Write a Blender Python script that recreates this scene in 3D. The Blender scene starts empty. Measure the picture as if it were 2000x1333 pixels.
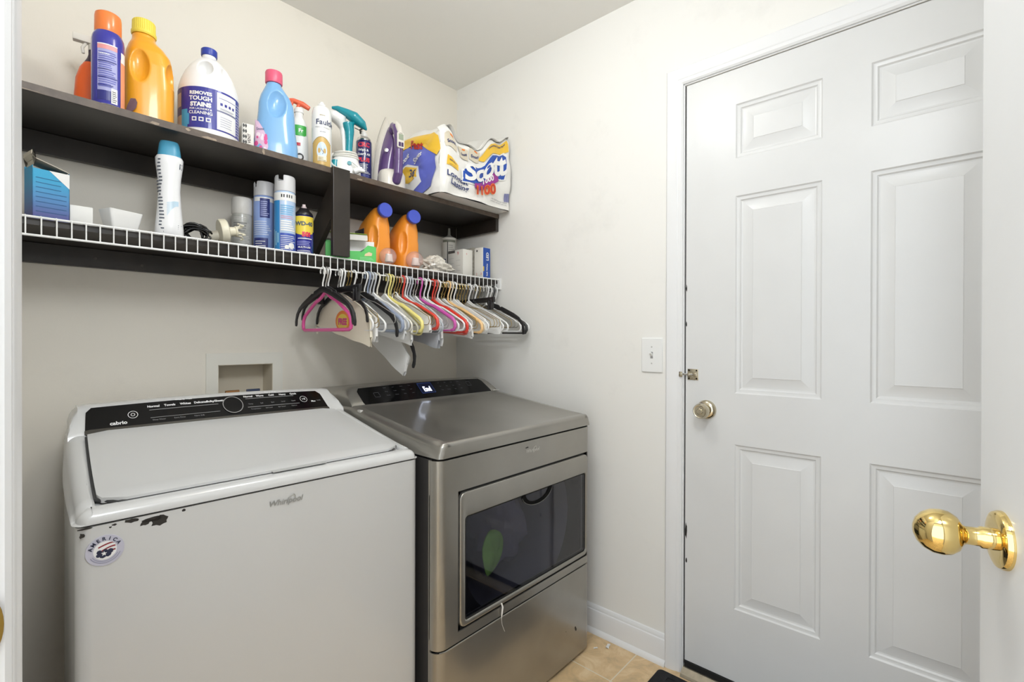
import bpy, bmesh, math, random
from mathutils import Matrix, Vector, noise
PI = math.pi
R = math.radians
random.seed(7)
SC = bpy.context.scene
COL = SC.collection

# ------------------------------------------------------------------ camera
cam_d = bpy.data.cameras.new('camera')
cam = bpy.data.objects.new('camera', cam_d); COL.objects.link(cam)
cam_d.sensor_width = 36; cam_d.lens = 944 / 2000 * 36; cam_d.clip_start = 0.02
yaw, pit, rol = R(41.83), R(-0.2), R(0.15)
dv = Vector((math.cos(yaw) * math.cos(pit), math.sin(yaw) * math.cos(pit), math.sin(pit)))
rv = Vector((math.sin(yaw), -math.cos(yaw), 0)); uv = rv.cross(dv)
R2 = rv * math.cos(rol) + uv * math.sin(rol); U2 = R2.cross(dv)
cam.matrix_world = Matrix((
    (R2.x, U2.x, -dv.x, -1.6603), (R2.y, U2.y, -dv.y, -1.8695), (R2.z, U2.z, -dv.z, 1.165), (0, 0, 0, 1)))
SC.camera = cam
SC.view_settings.view_transform = 'Standard'
SC.view_settings.look = 'None'
SC.view_settings.gamma = 1
SC.view_settings.use_curve_mapping = False
SC.view_settings.exposure = 0.09

# ------------------------------------------------------------------ world and lamps
W = bpy.data.worlds.new('world'); SC.world = W; W.use_nodes = True
W.node_tree.nodes['Background'].inputs[0].default_value = (0.84, 0.92, 1.0, 1)
W.node_tree.nodes['Background'].inputs[1].default_value = 2.6

def lamp(name, kind, loc, energy, color, size=0.1, rot=(0, 0, 0)):
    l = bpy.data.lights.new(name, kind); l.energy = energy; l.color = color
    if kind == 'AREA':
        l.shape = 'DISK'; l.size = size
    else:
        l.shadow_soft_size = size
    o = bpy.data.objects.new(name, l); COL.objects.link(o); o.location = loc; o.rotation_euler = rot
    return o
lamp('ceiling_lamp_light', 'POINT', (-0.92, -1.02, 2.26), 7.8, (0.91, 0.965, 1.0), 0.09)
lamp('added_fill_light', 'AREA', (-1.50, -1.88, 2.22), 11, (0.91, 0.955, 1.0), 0.4, (Vector((-1.0, 0.0, 0.8)) - Vector((-1.50, -1.88, 2.22))).to_track_quat('-Z', 'Y').to_euler())  # unseen fill light added above the camera to brighten the back wall

# ------------------------------------------------------------------ materials
def lin(h):
    if isinstance(h, str):
        h = [int(h[i:i + 2], 16) for i in (0, 2, 4)]
    return tuple(((c / 255) / 12.92 if c / 255 <= 0.04045 else ((c / 255 + 0.055) / 1.055) ** 2.4) for c in h) + (1,)
MC = {}
def mat(name, hexc, rough=0.5, metal=0.0, coat=0.0, alpha=1.0, trans=0.0, emit=0.0, noise_s=0, noise_a=0.0, bump=0.0, spec=0.5, bscale=None, sss=0):
    if name in MC: return MC[name]
    m = bpy.data.materials.new(name); m.use_nodes = True
    nt = m.node_tree; b = nt.nodes['Principled BSDF']
    c = lin(hexc)
    b.inputs['Base Color'].default_value = c
    b.inputs['Roughness'].default_value = rough
    b.inputs['Metallic'].default_value = metal
    b.inputs['Coat Weight'].default_value = coat
    b.inputs['Coat Roughness'].default_value = 0.08
    b.inputs['Specular IOR Level'].default_value = spec
    b.inputs['Transmission Weight'].default_value = trans
    b.inputs['Alpha'].default_value = alpha
    if emit:
        b.inputs['Emission Color'].default_value = c; b.inputs['Emission Strength'].default_value = emit
    if noise_a or bump:
        tc = nt.nodes.new('ShaderNodeTexCoord'); n = nt.nodes.new('ShaderNodeTexNoise')
        n.inputs['Scale'].default_value = noise_s or 8; n.inputs['Detail'].default_value = 5
        nt.links.new(tc.outputs['Object'], n.inputs['Vector'])
        if noise_a:
            r = nt.nodes.new('ShaderNodeValToRGB')
            r.color_ramp.elements[0].position = 0.3; r.color_ramp.elements[1].position = 0.7
            r.color_ramp.elements[0].color = tuple(x * (1 - noise_a) for x in c[:3]) + (1,)
            r.color_ramp.elements[1].color = tuple(min(1, x * (1 + noise_a)) for x in c[:3]) + (1,)
            nt.links.new(n.outputs['Fac'], r.inputs['Fac']); nt.links.new(r.outputs['Color'], b.inputs['Base Color'])
        if bump:
            bp = nt.nodes.new('ShaderNodeBump'); bp.inputs['Strength'].default_value = bump; bp.inputs['Distance'].default_value = 0.002
            n2 = n
            if bscale:
                n2 = nt.nodes.new('ShaderNodeTexNoise'); n2.inputs['Scale'].default_value = bscale; n2.inputs['Detail'].default_value = 3
                nt.links.new(tc.outputs['Object'], n2.inputs['Vector'])
            nt.links.new(n2.outputs['Fac'], bp.inputs['Height']); nt.links.new(bp.outputs['Normal'], b.inputs['Normal'])
    MC[name] = m
    return m

def tile_mat():
    m = bpy.data.materials.new('vinyl_tile'); m.use_nodes = True; nt = m.node_tree; N = nt.nodes; L = nt.links
    b = N['Principled BSDF']; b.inputs['Roughness'].default_value = 0.38
    tc = N.new('ShaderNodeTexCoord'); mp = N.new('ShaderNodeMapping')
    mp.inputs['Location'].default_value = (0.21, 1.026, 0)
    L.new(tc.outputs['Object'], mp.inputs['Vector'])
    br = N.new('ShaderNodeTexBrick'); br.offset = 0.0; br.squash = 1.0
    br.inputs['Scale'].default_value = 1.0; br.inputs['Brick Width'].default_value = 0.305; br.inputs['Row Height'].default_value = 0.305
    br.inputs['Mortar Size'].default_value = 0.0022; br.inputs['Mortar Smooth'].default_value = 0.2
    br.inputs['Color1'].default_value = (1, 1, 1, 1); br.inputs['Color2'].default_value = (0.9, 0.9, 0.9, 1); br.inputs['Mortar'].default_value = (0, 0, 0, 1)
    L.new(mp.outputs['Vector'], br.inputs['Vector'])
    n = N.new('ShaderNodeTexNoise'); n.inputs['Scale'].default_value = 9; n.inputs['Detail'].default_value = 8; n.inputs['Roughness'].default_value = 0.62; n.inputs['Distortion'].default_value = 1.2
    L.new(tc.outputs['Object'], n.inputs['Vector'])
    r = N.new('ShaderNodeValToRGB'); e = r.color_ramp.elements
    e[0].position = 0.32; e[0].color = lin('bfa680'); e[1].position = 0.72; e[1].color = lin('efd8b2')
    k = e.new(0.5); k.color = lin('dcbd90')
    L.new(n.outputs['Fac'], r.inputs['Fac'])
    mx = N.new('ShaderNodeMix'); mx.data_type = 'RGBA'
    L.new(br.outputs['Fac'], mx.inputs[0]); L.new(r.outputs['Color'], mx.inputs[6]); mx.inputs[7].default_value = lin('e2d8c4')
    L.new(mx.outputs[2], b.inputs['Base Color'])
    return m

def wall_mat(name, hexc, scuff=0.0):
    m = bpy.data.materials.new(name); m.use_nodes = True; nt = m.node_tree; N = nt.nodes; L = nt.links
    b = N['Principled BSDF']; b.inputs['Roughness'].default_value = 0.75; b.inputs['Specular IOR Level'].default_value = 0.25
    tc = N.new('ShaderNodeTexCoord')
    n = N.new('ShaderNodeTexNoise'); n.inputs['Scale'].default_value = 3.2; n.inputs['Detail'].default_value = 9; n.inputs['Roughness'].default_value = 0.7
    L.new(tc.outputs['Object'], n.inputs['Vector'])
    r = N.new('ShaderNodeValToRGB'); e = r.color_ramp.elements
    c = lin(hexc)
    e[0].position = 0.28; e[0].color = tuple(x * (1 - scuff) for x in c[:3]) + (1,); e[1].position = 0.45; e[1].color = c
    L.new(n.outputs['Fac'], r.inputs['Fac']); L.new(r.outputs['Color'], b.inputs['Base Color'])
    n2 = N.new('ShaderNodeTexNoise'); n2.inputs['Scale'].default_value = 220; n2.inputs['Detail'].default_value = 2
    L.new(tc.outputs['Object'], n2.inputs['Vector'])
    bp = N.new('ShaderNodeBump'); bp.inputs['Strength'].default_value = 0.12; bp.inputs['Distance'].default_value = 0.001
    L.new(n2.outputs['Fac'], bp.inputs['Height']); L.new(bp.outputs['Normal'], b.inputs['Normal'])
    return m

def glass_mat(name, tint, k=0.5, rough=0.03, dif='3a3a3a'):
    m = bpy.data.materials.new(name); m.use_nodes = True; nt = m.node_tree; N = nt.nodes; L = nt.links
    for x in list(N):
        if x.type == 'BSDF_PRINCIPLED': N.remove(x)
    t = N.new('ShaderNodeBsdfTransparent'); t.inputs[0].default_value = lin(tint)
    g = N.new('ShaderNodeBsdfGlossy'); g.inputs['Roughness'].default_value = rough; g.inputs['Color'].default_value = (0.8, 0.8, 0.8, 1)
    d = N.new('ShaderNodeBsdfDiffuse'); d.inputs[0].default_value = lin(dif)
    lw = N.new('ShaderNodeLayerWeight'); pw = N.new('ShaderNodeMath'); pw.operation = 'POWER'; pw.inputs[1].default_value = 3.5; L.new(lw.outputs['Facing'], pw.inputs[0]); lw.inputs[0].default_value = 0.5; f = N.new('ShaderNodeMath'); f.operation = 'MULTIPLY_ADD'; f.inputs[1].default_value = 0.75; f.inputs[2].default_value = 0.04; L.new(pw.outputs[0], f.inputs[0])
    mx = N.new('ShaderNodeMixShader'); m2 = N.new('ShaderNodeMixShader'); m2.inputs[0].default_value = k
    L.new(d.outputs[0], m2.inputs[1]); L.new(t.outputs[0], m2.inputs[2])
    L.new(f.outputs[0], mx.inputs[0]); L.new(m2.outputs[0], mx.inputs[1]); L.new(g.outputs[0], mx.inputs[2])
    L.new(mx.outputs[0], N['Material Output'].inputs[0])
    return m

WHITE_PAINT = mat('white_gloss_paint', 'dededd', 0.32, noise_s=5, noise_a=0.02, bump=0.05, bscale=60)
TRIM = mat('white_trim_paint', 'eaeaea', 0.38)
WALL_B = wall_mat('wall_paint_back', 'ece6da', 0.05)
WALL_R = wall_mat('wall_paint_right', 'eeece7', 0.06)
CEIL = wall_mat('ceiling_paint', 'f0eee9', 0.02)
BLACKWOOD = mat('dark_espresso_wood', '2c2621', 0.36, noise_s=14, noise_a=0.3, bump=0.1, coat=0.12)
WIREWHITE = mat('white_vinyl_wire', 'f2f2f0', 0.35)
APPL_WHITE = mat('white_enamel', 'cececd', 0.24, coat=0.35, noise_s=3, noise_a=0.01)
GREYMET = mat('grey_metallic_enamel', '9f9c95', 0.29, metal=0.75, coat=0.35, noise_s=4, noise_a=0.10)
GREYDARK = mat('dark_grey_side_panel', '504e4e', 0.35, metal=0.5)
BLACKGLOSS = mat('black_gloss_panel', '08080a', 0.16, spec=0.28, noise_s=6, noise_a=0.5)
BLACKMAT = mat('black_rubber', '101010', 0.7)
BRASS = mat('polished_brass', 'ead08c', 0.06, metal=1.0)
NICKEL = mat('satin_nickel', 'c9c0aa', 0.16, metal=1.0)
CHROME = mat('chrome', 'd8d8d8', 0.15, metal=1.0)
WTXT = mat('white_print', 'e8e8e8', 0.4)
DTXT = mat('navy_print', '24304e', 0.5)
KTXT = mat('black_print', '222222', 0.5)

# ------------------------------------------------------------------ mesh helper
class G:
    def __init__(s, M=None):
        s.v = []; s.f = []; s.mi = []; s.M = M or Matrix()
    def add(s, vs, fs, mi=0):
        o = len(s.v)
        s.v += [tuple(s.M @ Vector(p)) for p in vs]
        s.f += [tuple(i + o for i in f) for f in fs]
        s.mi += [mi] * len(fs)
        return s
    def box(s, x0, x1, y0, y1, z0, z1, mi=0):
        vs = [(x, y, z) for z in (z0, z1) for y in (y0, y1) for x in (x0, x1)]
        return s.add(vs, [(0, 2, 3, 1), (4, 5, 7, 6), (0, 1, 5, 4), (2, 6, 7, 3), (0, 4, 6, 2), (1, 3, 7, 5)], mi)
    def loft(s, rings, mi=0, cap=True, closed=True):
        n = len(rings[0]); vs = [p for r in rings for p in r]; fs = []
        for i in range(len(rings) - 1):
            for j in range(n if closed else n - 1):
                k = (j + 1) % n
                fs.append((i * n + j, i * n + k, (i + 1) * n + k, (i + 1) * n + j))
        if cap:
            fs.append(tuple(reversed(range(n)))); fs.append(tuple((len(rings) - 1) * n + j for j in range(n)))
        return s.add(vs, fs, mi)
    def lathe(s, prof, n=36, sx=1, sy=1, c=(0, 0, 0), mi=0, cap=True):
        rings = [[(c[0] + r * sx * math.cos(2 * PI * k / n), c[1] + r * sy * math.sin(2 * PI * k / n), c[2] + z) for k in range(n)] for r, z in prof]
        return s.loft(rings, mi, cap)
    def tube(s, path, r, n=8, closed=False, mi=0, flat=1.0):
        P = [Vector(p) for p in path]; rings = []; up = None
        N = len(P)
        for i in range(N):
            if closed: t = P[(i + 1) % N] - P[i - 1]
            else: t = P[min(i + 1, N - 1)] - P[max(i - 1, 0)]
            if t.length < 1e-9: t = Vector((0, 0, 1))
            t.normalize()
            if up is None:
                up = Vector((0, 0, 1)) if abs(t.z) < 0.9 else Vector((1, 0, 0))
            a = t.cross(up)
            if a.length < 1e-6: a = t.orthogonal()
            a.normalize(); up = a.cross(t); up.normalize()
            rr = r[i] if isinstance(r, (list, tuple)) else r
            rings.append([tuple(P[i] + a * rr * math.cos(2 * PI * k / n) + up * rr * flat * math.sin(2 * PI * k / n)) for k in range(n)])
        if closed:
            rings.append(rings[0]); return s.loft(rings, mi, cap=False)
        return s.loft(rings, mi, cap=True)
    def prism(s, poly, fn, d0, d1, mi=0):
        """poly 2D points, fn(u,v,d)->3D"""
        return s.loft([[fn(u, v, d0) for u, v in poly], [fn(u, v, d1) for u, v in poly]], mi)
    def sphere(s, c, r, n=20, m=12, sc=(1, 1, 1), mi=0):
        rings = []
        for i in range(m + 1):
            a = -PI / 2 + PI * i / m
            rr = max(math.cos(a), 1e-3)
            rings.append([(c[0] + r * sc[0] * rr * math.cos(2 * PI * k / n), c[1] + r * sc[1] * rr * math.sin(2 * PI * k / n), c[2] + r * sc[2] * math.sin(a)) for k in range(n)])
        return s.loft(rings, mi)
    def text(s, body, size, fn, mi=0, bold=0.0, align='CENTER', shear=0.0, spacing=1.0):
        vs, fs = text_mesh(body, bold, align, shear, spacing)
        return s.add([fn(x * size, y * size) for x, y in vs], fs, mi)
    def jitter(s, a, sc=20, seed=0):
        out = []
        for p in s.v:
            q = Vector(p) * sc + Vector((seed, seed * 2, seed * 3))
            n = noise.noise_vector(q)
            out.append((p[0] + n.x * a, p[1] + n.y * a, p[2] + n.z * a))
        s.v = out; return s
    def build(s, name, mats, parent=None, smooth=35, bevel=0, bseg=2, loc=None, recalc=True, sub=0, remesh=0, rsmooth=4):
        me = bpy.data.meshes.new(name)
        me.from_pydata(s.v, [], s.f)
        me.polygons.foreach_set('material_index', s.mi)
        if not isinstance(mats, (list, tuple)): mats = [mats]
        for m in mats: me.materials.append(m)
        bm = bmesh.new(); bm.from_mesh(me)
        if recalc: bmesh.ops.recalc_face_normals(bm, faces=bm.faces)
        if bevel:
            es = [e for e in bm.edges if len(e.link_faces) == 2 and e.calc_face_angle(0) > R(38)]
            bmesh.ops.bevel(bm, geom=es, offset=bevel, segments=bseg, affect='EDGES', profile=0.5, clamp_overlap=True)
        bm.to_mesh(me); bm.free()
        o = bpy.data.objects.new(name, me); COL.objects.link(o)
        if remesh or sub:
            if remesh:
                r = o.modifiers.new('r', 'REMESH'); r.mode = 'VOXEL'; r.voxel_size = remesh
                q = o.modifiers.new('s', 'SMOOTH'); q.iterations = rsmooth; q.factor = 0.5
            if sub:
                q = o.modifiers.new('u', 'SUBSURF'); q.levels = sub; q.render_levels = sub
            dg = bpy.context.evaluated_depsgraph_get()
            m2 = bpy.data.meshes.new_from_object(o.evaluated_get(dg))
            o.modifiers.clear(); o.data = m2; bpy.data.meshes.remove(me); me = m2; me.name = name
            if not me.materials:
                for m in mats: me.materials.append(m)
        if smooth:
            me.polygons.foreach_set('use_smooth', [True] * len(me.polygons))
            me.set_sharp_from_angle(angle=R(smooth))
        if parent: o.parent = parent
        if loc: o.location = loc
        return o

TXT = {}
def text_mesh(body, bold, align, shear, spacing):
    k = (body, bold, align, shear, spacing)
    if k in TXT: return TXT[k]
    c = bpy.data.curves.new('t', 'FONT'); c.body = body; c.size = 1; c.align_x = align; c.align_y = 'CENTER'
    c.offset = bold; c.resolution_u = 3; c.shear = shear; c.space_character = spacing
    o = bpy.data.objects.new('t', c); COL.objects.link(o)
    dg = bpy.context.evaluated_depsgraph_get()
    me = bpy.data.meshes.new_from_object(o.evaluated_get(dg))
    r = ([(v.co.x, v.co.y) for v in me.vertices], [tuple(p.vertices) for p in me.polygons])
    bpy.data.objects.remove(o); bpy.data.curves.remove(c); bpy.data.meshes.remove(me)
    TXT[k] = r
    return r

def booldiff(o, cutters, remesh=0.0, it=4):
    """subtract cutter G's from a finished object, keep the result as plain mesh"""
    tmp = []
    for g in cutters:
        me = bpy.data.meshes.new('c'); me.from_pydata(g.v, [], g.f)
        bm = bmesh.new(); bm.from_mesh(me); bmesh.ops.recalc_face_normals(bm, faces=bm.faces); bm.to_mesh(me); bm.free()
        c = bpy.data.objects.new('c', me); COL.objects.link(c); tmp.append(c)
        c.parent = o.parent; c.location = o.location; c.rotation_euler = o.rotation_euler
        b = o.modifiers.new('b', 'BOOLEAN'); b.object = c; b.operation = 'DIFFERENCE'; b.solver = 'EXACT'
    if remesh:
        r = o.modifiers.new('r', 'REMESH'); r.mode = 'VOXEL'; r.voxel_size = remesh
        q = o.modifiers.new('s', 'SMOOTH'); q.iterations = it; q.factor = 0.5
    mats = list(o.data.materials)
    dg = bpy.context.evaluated_depsgraph_get()
    m2 = bpy.data.meshes.new_from_object(o.evaluated_get(dg))
    o.modifiers.clear(); o.data = m2
    if not len(m2.materials):
        for m in mats: m2.materials.append(m)
    m2.polygons.foreach_set('use_smooth', [True] * len(m2.polygons))
    m2.set_sharp_from_angle(angle=R(35))
    for c in tmp:
        me = c.data; bpy.data.objects.remove(c); bpy.data.meshes.remove(me)

def tag(o, label, cat, group=None):
    o['label'] = label; o['category'] = cat
    if group: o['group'] = group
    return o
def thing(name, label, cat, loc=(0, 0, 0), rz=0, group=None, rot=None):
    o = bpy.data.objects.new(name, None); COL.objects.link(o)
    o.empty_display_size = 0.05
    o.location = loc; o.rotation_euler = rot or (0, 0, R(rz))
    return tag(o, label, cat, group)
def struct(o):
    o['kind'] = 'structure'; return o
def plab(o, label):
    o['label'] = label; return o

def rrect(hw, hd, r, n=6, cx=0, cy=0):
    """rounded rectangle outline, ccw"""
    out = []
    for sx, sy, a0 in ((1, 1, 0), (-1, 1, 90), (-1, -1, 180), (1, -1, 270)):
        for k in range(n + 1):
            a = R(a0 + 90 * k / n)
            out.append((cx + sx * (hw - r) + r * math.cos(a), cy + sy * (hd - r) + r * math.sin(a)))
    return out
def srect(hw, hd, e=2.6, n=40, cx=0, cy=0):
    """superellipse outline"""
    out = []
    for k in range(n):
        a = 2 * PI * k / n; c, s_ = math.cos(a), math.sin(a)
        out.append((cx + hw * math.copysign(abs(c) ** (2 / e), c), cy + hd * math.copysign(abs(s_) ** (2 / e), s_)))
    return out
def body_loft(g, secs, mi=0, n=40):
    """secs: (z, hw, hd, exponent, cx, cy)"""
    rings = []
    for q in secs:
        z, hw, hd = q[:3]; e = q[3] if len(q) > 3 else 2.4; cx = q[4] if len(q) > 4 else 0; cy = q[5] if len(q) > 5 else 0
        rings.append([(x, y, z) for x, y in srect(hw, hd, e, n, cx, cy)])
    return g.loft(rings, mi)
def wrap(r, a0=0.0, z0=0.0, off=0.0006, sy=1.0):
    """map (u,v) to a cylinder surface facing local -y; a0 turns it (deg, + = to the viewer's right)"""
    def fn(u, v):
        a = R(-90 + a0) + u / r
        return ((r + off) * math.cos(a), (r + off) * sy * math.sin(a), z0 + v)
    return fn
def patch(g, r, a0, a1, z0, z1, mi=0, off=0.0004, n=None, sy=1.0):
    n = n or max(2, int(abs(a1 - a0) / 6))
    vs = []; fs = []
    for i in range(n + 1):
        a = R(-90 + a0 + (a1 - a0) * i / n)
        for z in (z0, z1): vs.append(((r + off) * math.cos(a), (r + off) * sy * math.sin(a), z))
    for i in range(n): fs.append((2 * i, 2 * i + 2, 2 * i + 3, 2 * i + 1))
    return g.add(vs, fs, mi)
def flat(x0, y0, z0):
    """map (u,v) to a plane facing local -y"""
    return lambda u, v: (x0 + u, y0, z0 + v)

# ================================================================== the room
XW = -1.65      # left wall face
ZC = 2.44
struct(G().box(-3.4, 0.25, -3.2, 0.15, -0.05, 0).build('floor', tile_mat(), smooth=0))
struct(G().box(-2.6, 0.25, -3.2, 0.15, ZC, ZC + 0.05).build('ceiling', CEIL, smooth=0))

# back wall with the hole of the outlet box (x -1.095..-0.909, z 0.93..1.073)
g = G(); ox0, ox1, oz0, oz1 = -1.095, -0.912, 0.90, 1.074
g.box(-1.76, ox0, 0, 0.12, 0, ZC); g.box(ox1, 0.15, 0, 0.12, 0, ZC)
g.box(ox0, ox1, 0, 0.12, 0, oz0); g.box(ox0, ox1, 0, 0.12, oz1, ZC)
struct(g.build('wall_back', WALL_B, smooth=0))
# right wall with the door hole
DY0, DY1, DZ = -1.19, -2.125, 2.052
g = G(); g.box(0, 0.12, DY0, 0.0, 0, ZC); g.box(0, 0.12, -2.4, DY1, 0, ZC); g.box(0, 0.12, DY1, DY0, DZ, ZC)
struct(g.build('wall_right', WALL_R, smooth=0))
# left wall with the entry opening
OY0, OY1 = -1.33, -2.11
g = G(); g.box(XW - 0.11, XW, OY0 + 0.018, 0.0, 0, ZC); g.box(XW - 0.11, XW, -2.4, OY1 - 0.018, 0, ZC); g.box(XW - 0.11, XW, OY1 - 0.018, OY0 + 0.018, 2.07, ZC)
struct(g.build('wall_left', WALL_R, smooth=0))
struct(G().box(XW - 0.11, 0.12, -2.4, -2.28, 0, ZC).build('wall_front', WALL_R, smooth=0))

struct(G().box(-3.2, XW - 0.11, -2.62, -2.52, 0, ZC).build('wall_sky_blocker', WALL_R, smooth=0))  # unseen wall added to keep sky light off the entry jamb
# baseboard on the right wall: profile extruded along y
def baseboard(y0, y1, name):
    prof = [(0, 0), (-0.024, 0), (-0.024, 0.006), (-0.019, 0.016), (-0.014, 0.02), (-0.014, 0.078), (-0.0115, 0.088), (-0.0085, 0.091), (-0.0085, 0.098), (-0.004, 0.106), (0, 0.108)]
    g = G().loft([[(x, y0, z) for x, z in prof], [(x, y1, z) for x, z in prof]])
    return struct(g.build(name, TRIM, smooth=30))
baseboard(-0.002, -1.132, 'baseboard_right')
def baseboard_b():
    prof = [(0, 0), (-0.014, 0), (-0.014, 0.078), (-0.0085, 0.091), (-0.004, 0.106), (0, 0.108)]
    g = G().loft([[(x, y, z) for y, z in prof] for x in (XW, -0.03)])
    struct(g.build('baseboard_back', TRIM, smooth=30))
baseboard_b()

# casing round the six panel door (trim_1): mitred profile
def casing(inner0, inner1, top, xface, sgn, name, w=0.057):
    """door in a wall of constant x. inner0 > inner1 (y). sgn -1: stands proud toward -x"""
    prof = [(0, 0.0), (0, 0.006), (0.006, 0.010), (0.016, 0.011), (0.020, 0.0135), (0.040, 0.0175), (0.052, 0.0175), (0.057, 0.013), (0.057, 0.0)]
    prof = [(a * w / 0.057, b) for a, b in prof]
    pts = []
    def ring(kind):
        out = []
        for a, b in prof:
            x = xface + sgn * b
            if kind == 0: out.append((x, inner0 + a, 0.0))
            if kind == 1: out.append((x, inner0 + a, top + a))
            if kind == 2: out.append((x, inner1 - a, top + a))
            if kind == 3: out.append((x, inner1 - a, 0.0))
        return out
    return struct(G().loft([ring(k) for k in range(4)]).build(name, TRIM, smooth=25))
casing(-1.187, -2.128, 2.056, -0.0005, -1, 'trim_1')
# door jamb and stop of the six panel door
g = G()
g.box(-0.001, 0.115, -1.191, -1.180, 0, 2.06); g.box(-0.001, 0.115, -2.135, -2.124, 0, 2.06); g.box(-0.001, 0.115, -2.135, -1.180, 2.053, 2.064)
g.box(0.048, 0.062, -1.20, -1.191, 0, 2.05)
struct(g.build('trim_2', TRIM, smooth=0, bevel=0.0008))

# ---- six panel door
def six_panel(name, mt, w=0.915, h=2.005, y0=-1.1955, z0=0.045, xf=0.004, both=False):
    """face in the plane x=xf, leaf runs toward -y from y0"""
    root = struct(bpy.data.objects.new(name, None)); COL.objects.link(root)
    ys = [0, .163, .163 + .242, .163 + .242 + .115, .163 + .242 * 2 + .115, w]
    zs = [0, .237, .777, .945, 1.590, 1.713, 1.890, h]
    g = G(); vs = {}
    def P(a, b, d): return (xf + d, y0 - a, z0 + b)
    # flat field cells, panels get rings
    for i in range(5):
        for j in range(7):
            a0, a1, b0, b1 = ys[i], ys[i + 1], zs[j], zs[j + 1]
            if i in (1, 3) and j in (1, 3, 5): continue
            g.add([P(a0, b0, 0), P(a1, b0, 0), P(a1, b1, 0), P(a0, b1, 0)], [(0, 1, 2, 3)])
    # edges and back
    T = 0.04
    g.add([P(0, 0, 0), P(w, 0, 0), P(w, h, 0), P(0, h, 0), P(0, 0, T), P(w, 0, T), P(w, h, T), P(0, h, T)], [(0, 1, 5, 4), (1, 2, 6, 5), (2, 3, 7, 6), (3, 0, 4, 7), (4, 5, 6, 7)])
    leaf = g.build('door_leaf', mt, root, smooth=20, recalc=True)
    for i in (1, 3):
        for j in (1, 3, 5):
            a0, a1, b0, b1 = ys[i], ys[i + 1], zs[j], zs[j + 1]
            steps = [(0, 0), (.004, .0035), (.009, .0048), (.013, .0050), (.017, .0085), (.021, .0092), (.024, .0090), (.052, .0020), (.0535, .0010), (.0545, .0012)]
            rings = [[P(a0 + s, b0 + s, d), P(a1 - s, b0 + s, d), P(a1 - s, b1 - s, d), P(a0 + s, b1 - s, d)] for s, d in steps]
            g = G().loft(rings, cap=False)
            g.add(rings[-1], [(0, 1, 2, 3)])
            g.build('door_panel', mt, root, smooth=12)
    return root
door1 = six_panel('door_1', WHITE_PAINT)

def knob_shape(M, metal, style, parent, name='door_knob'):
    g = G(M)
    if style == 'egg':
        n = 40
        g.lathe([(0.0335, 0), (0.0335, 0.003), (0.0315, 0.0065), (0.026, 0.0085), (0.018, 0.0085)], n)                    # rose
        o1 = g.build('knob_rose', metal, parent, smooth=40)
        g = G(M); g.lathe([(0.0125, 0.007), (0.0125, 0.020), (0.0105, 0.022), (0.0105, 0.034), (0.014, 0.038), (0.021, 0.042), (0.0255, 0.049), (0.0268, 0.057), (0.0255, 0.066), (0.021, 0.074), (0.014, 0.080), (0.006, 0.083), (0.0005, 0.0835)], n)
        g.build(name, metal, parent, smooth=60)
    else:
        g.lathe([(0.0325, 0), (0.0325, 0.003), (0.030, 0.008), (0.024, 0.012), (0.016, 0.013)], 36)
        g.build('knob_rose', metal, parent, smooth=40)
        g = G(M); g.lathe([(0.0115, 0.012), (0.0115, 0.026), (0.018, 0.031), (0.0245, 0.040), (0.0262, 0.049), (0.0245, 0.058), (0.020, 0.064), (0.0185, 0.063), (0.0175, 0.063), (0.0005, 0.064)], 36)
        g.build(name, metal, parent, smooth=50)
        g = G(M); g.lathe([(0.0095, 0.060), (0.0095, 0.068), (0.008, 0.070), (0.0005, 0.070)], 24)
        g.build('knob_button', metal, parent, smooth=40)
# knob axis along -x
Mx = Matrix.Translation((0.004, -1.268, 0.928)) @ Matrix.Rotation(R(-90), 4, 'Y')
knob_shape(Mx, NICKEL, 'round', door1)
# dark weatherstrip line at the latch side and sweep at the bottom
g = G(); g.box(0.008, 0.047, -1.1955, -1.1912, 0.03, 2.053); g.box(0.01, 0.03, -2.12, -1.1955, 2.0505, 2.0535)
g.build('weatherstrip', BLACKMAT, door1, smooth=0)
g = G(); g.box(-0.003, 0.04, -2.105, -1.197, 0.026, 0.044)
g.build('door_sweep', BLACKMAT, door1, smooth=0)
# worn paint chips on the door edge
CHIP = mat('bare_dark_metal_chip', '2a2724', 0.6)
g = G()
for (y, z, w, h) in ((-1.199, 0.497, 0.004, 0.030), (-1.200, 0.395, 0.0035, 0.008), (-1.198, 1.345, 0.002, 0.012), (-1.198, 1.22, 0.002, 0.01)):
    pts = []
    for k in range(10):
        a = 2 * PI * k / 10; q = 0.7 + 0.5 * random.random()
        pts.append((y + w * q * math.cos(a), z + h * q * math.sin(a)))
    g.prism(pts, lambda u, v, d: (0.0035 + d, u, v), -0.0004, 0.0004)
g.build('paint_chips', CHIP, door1, smooth=0)
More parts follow.
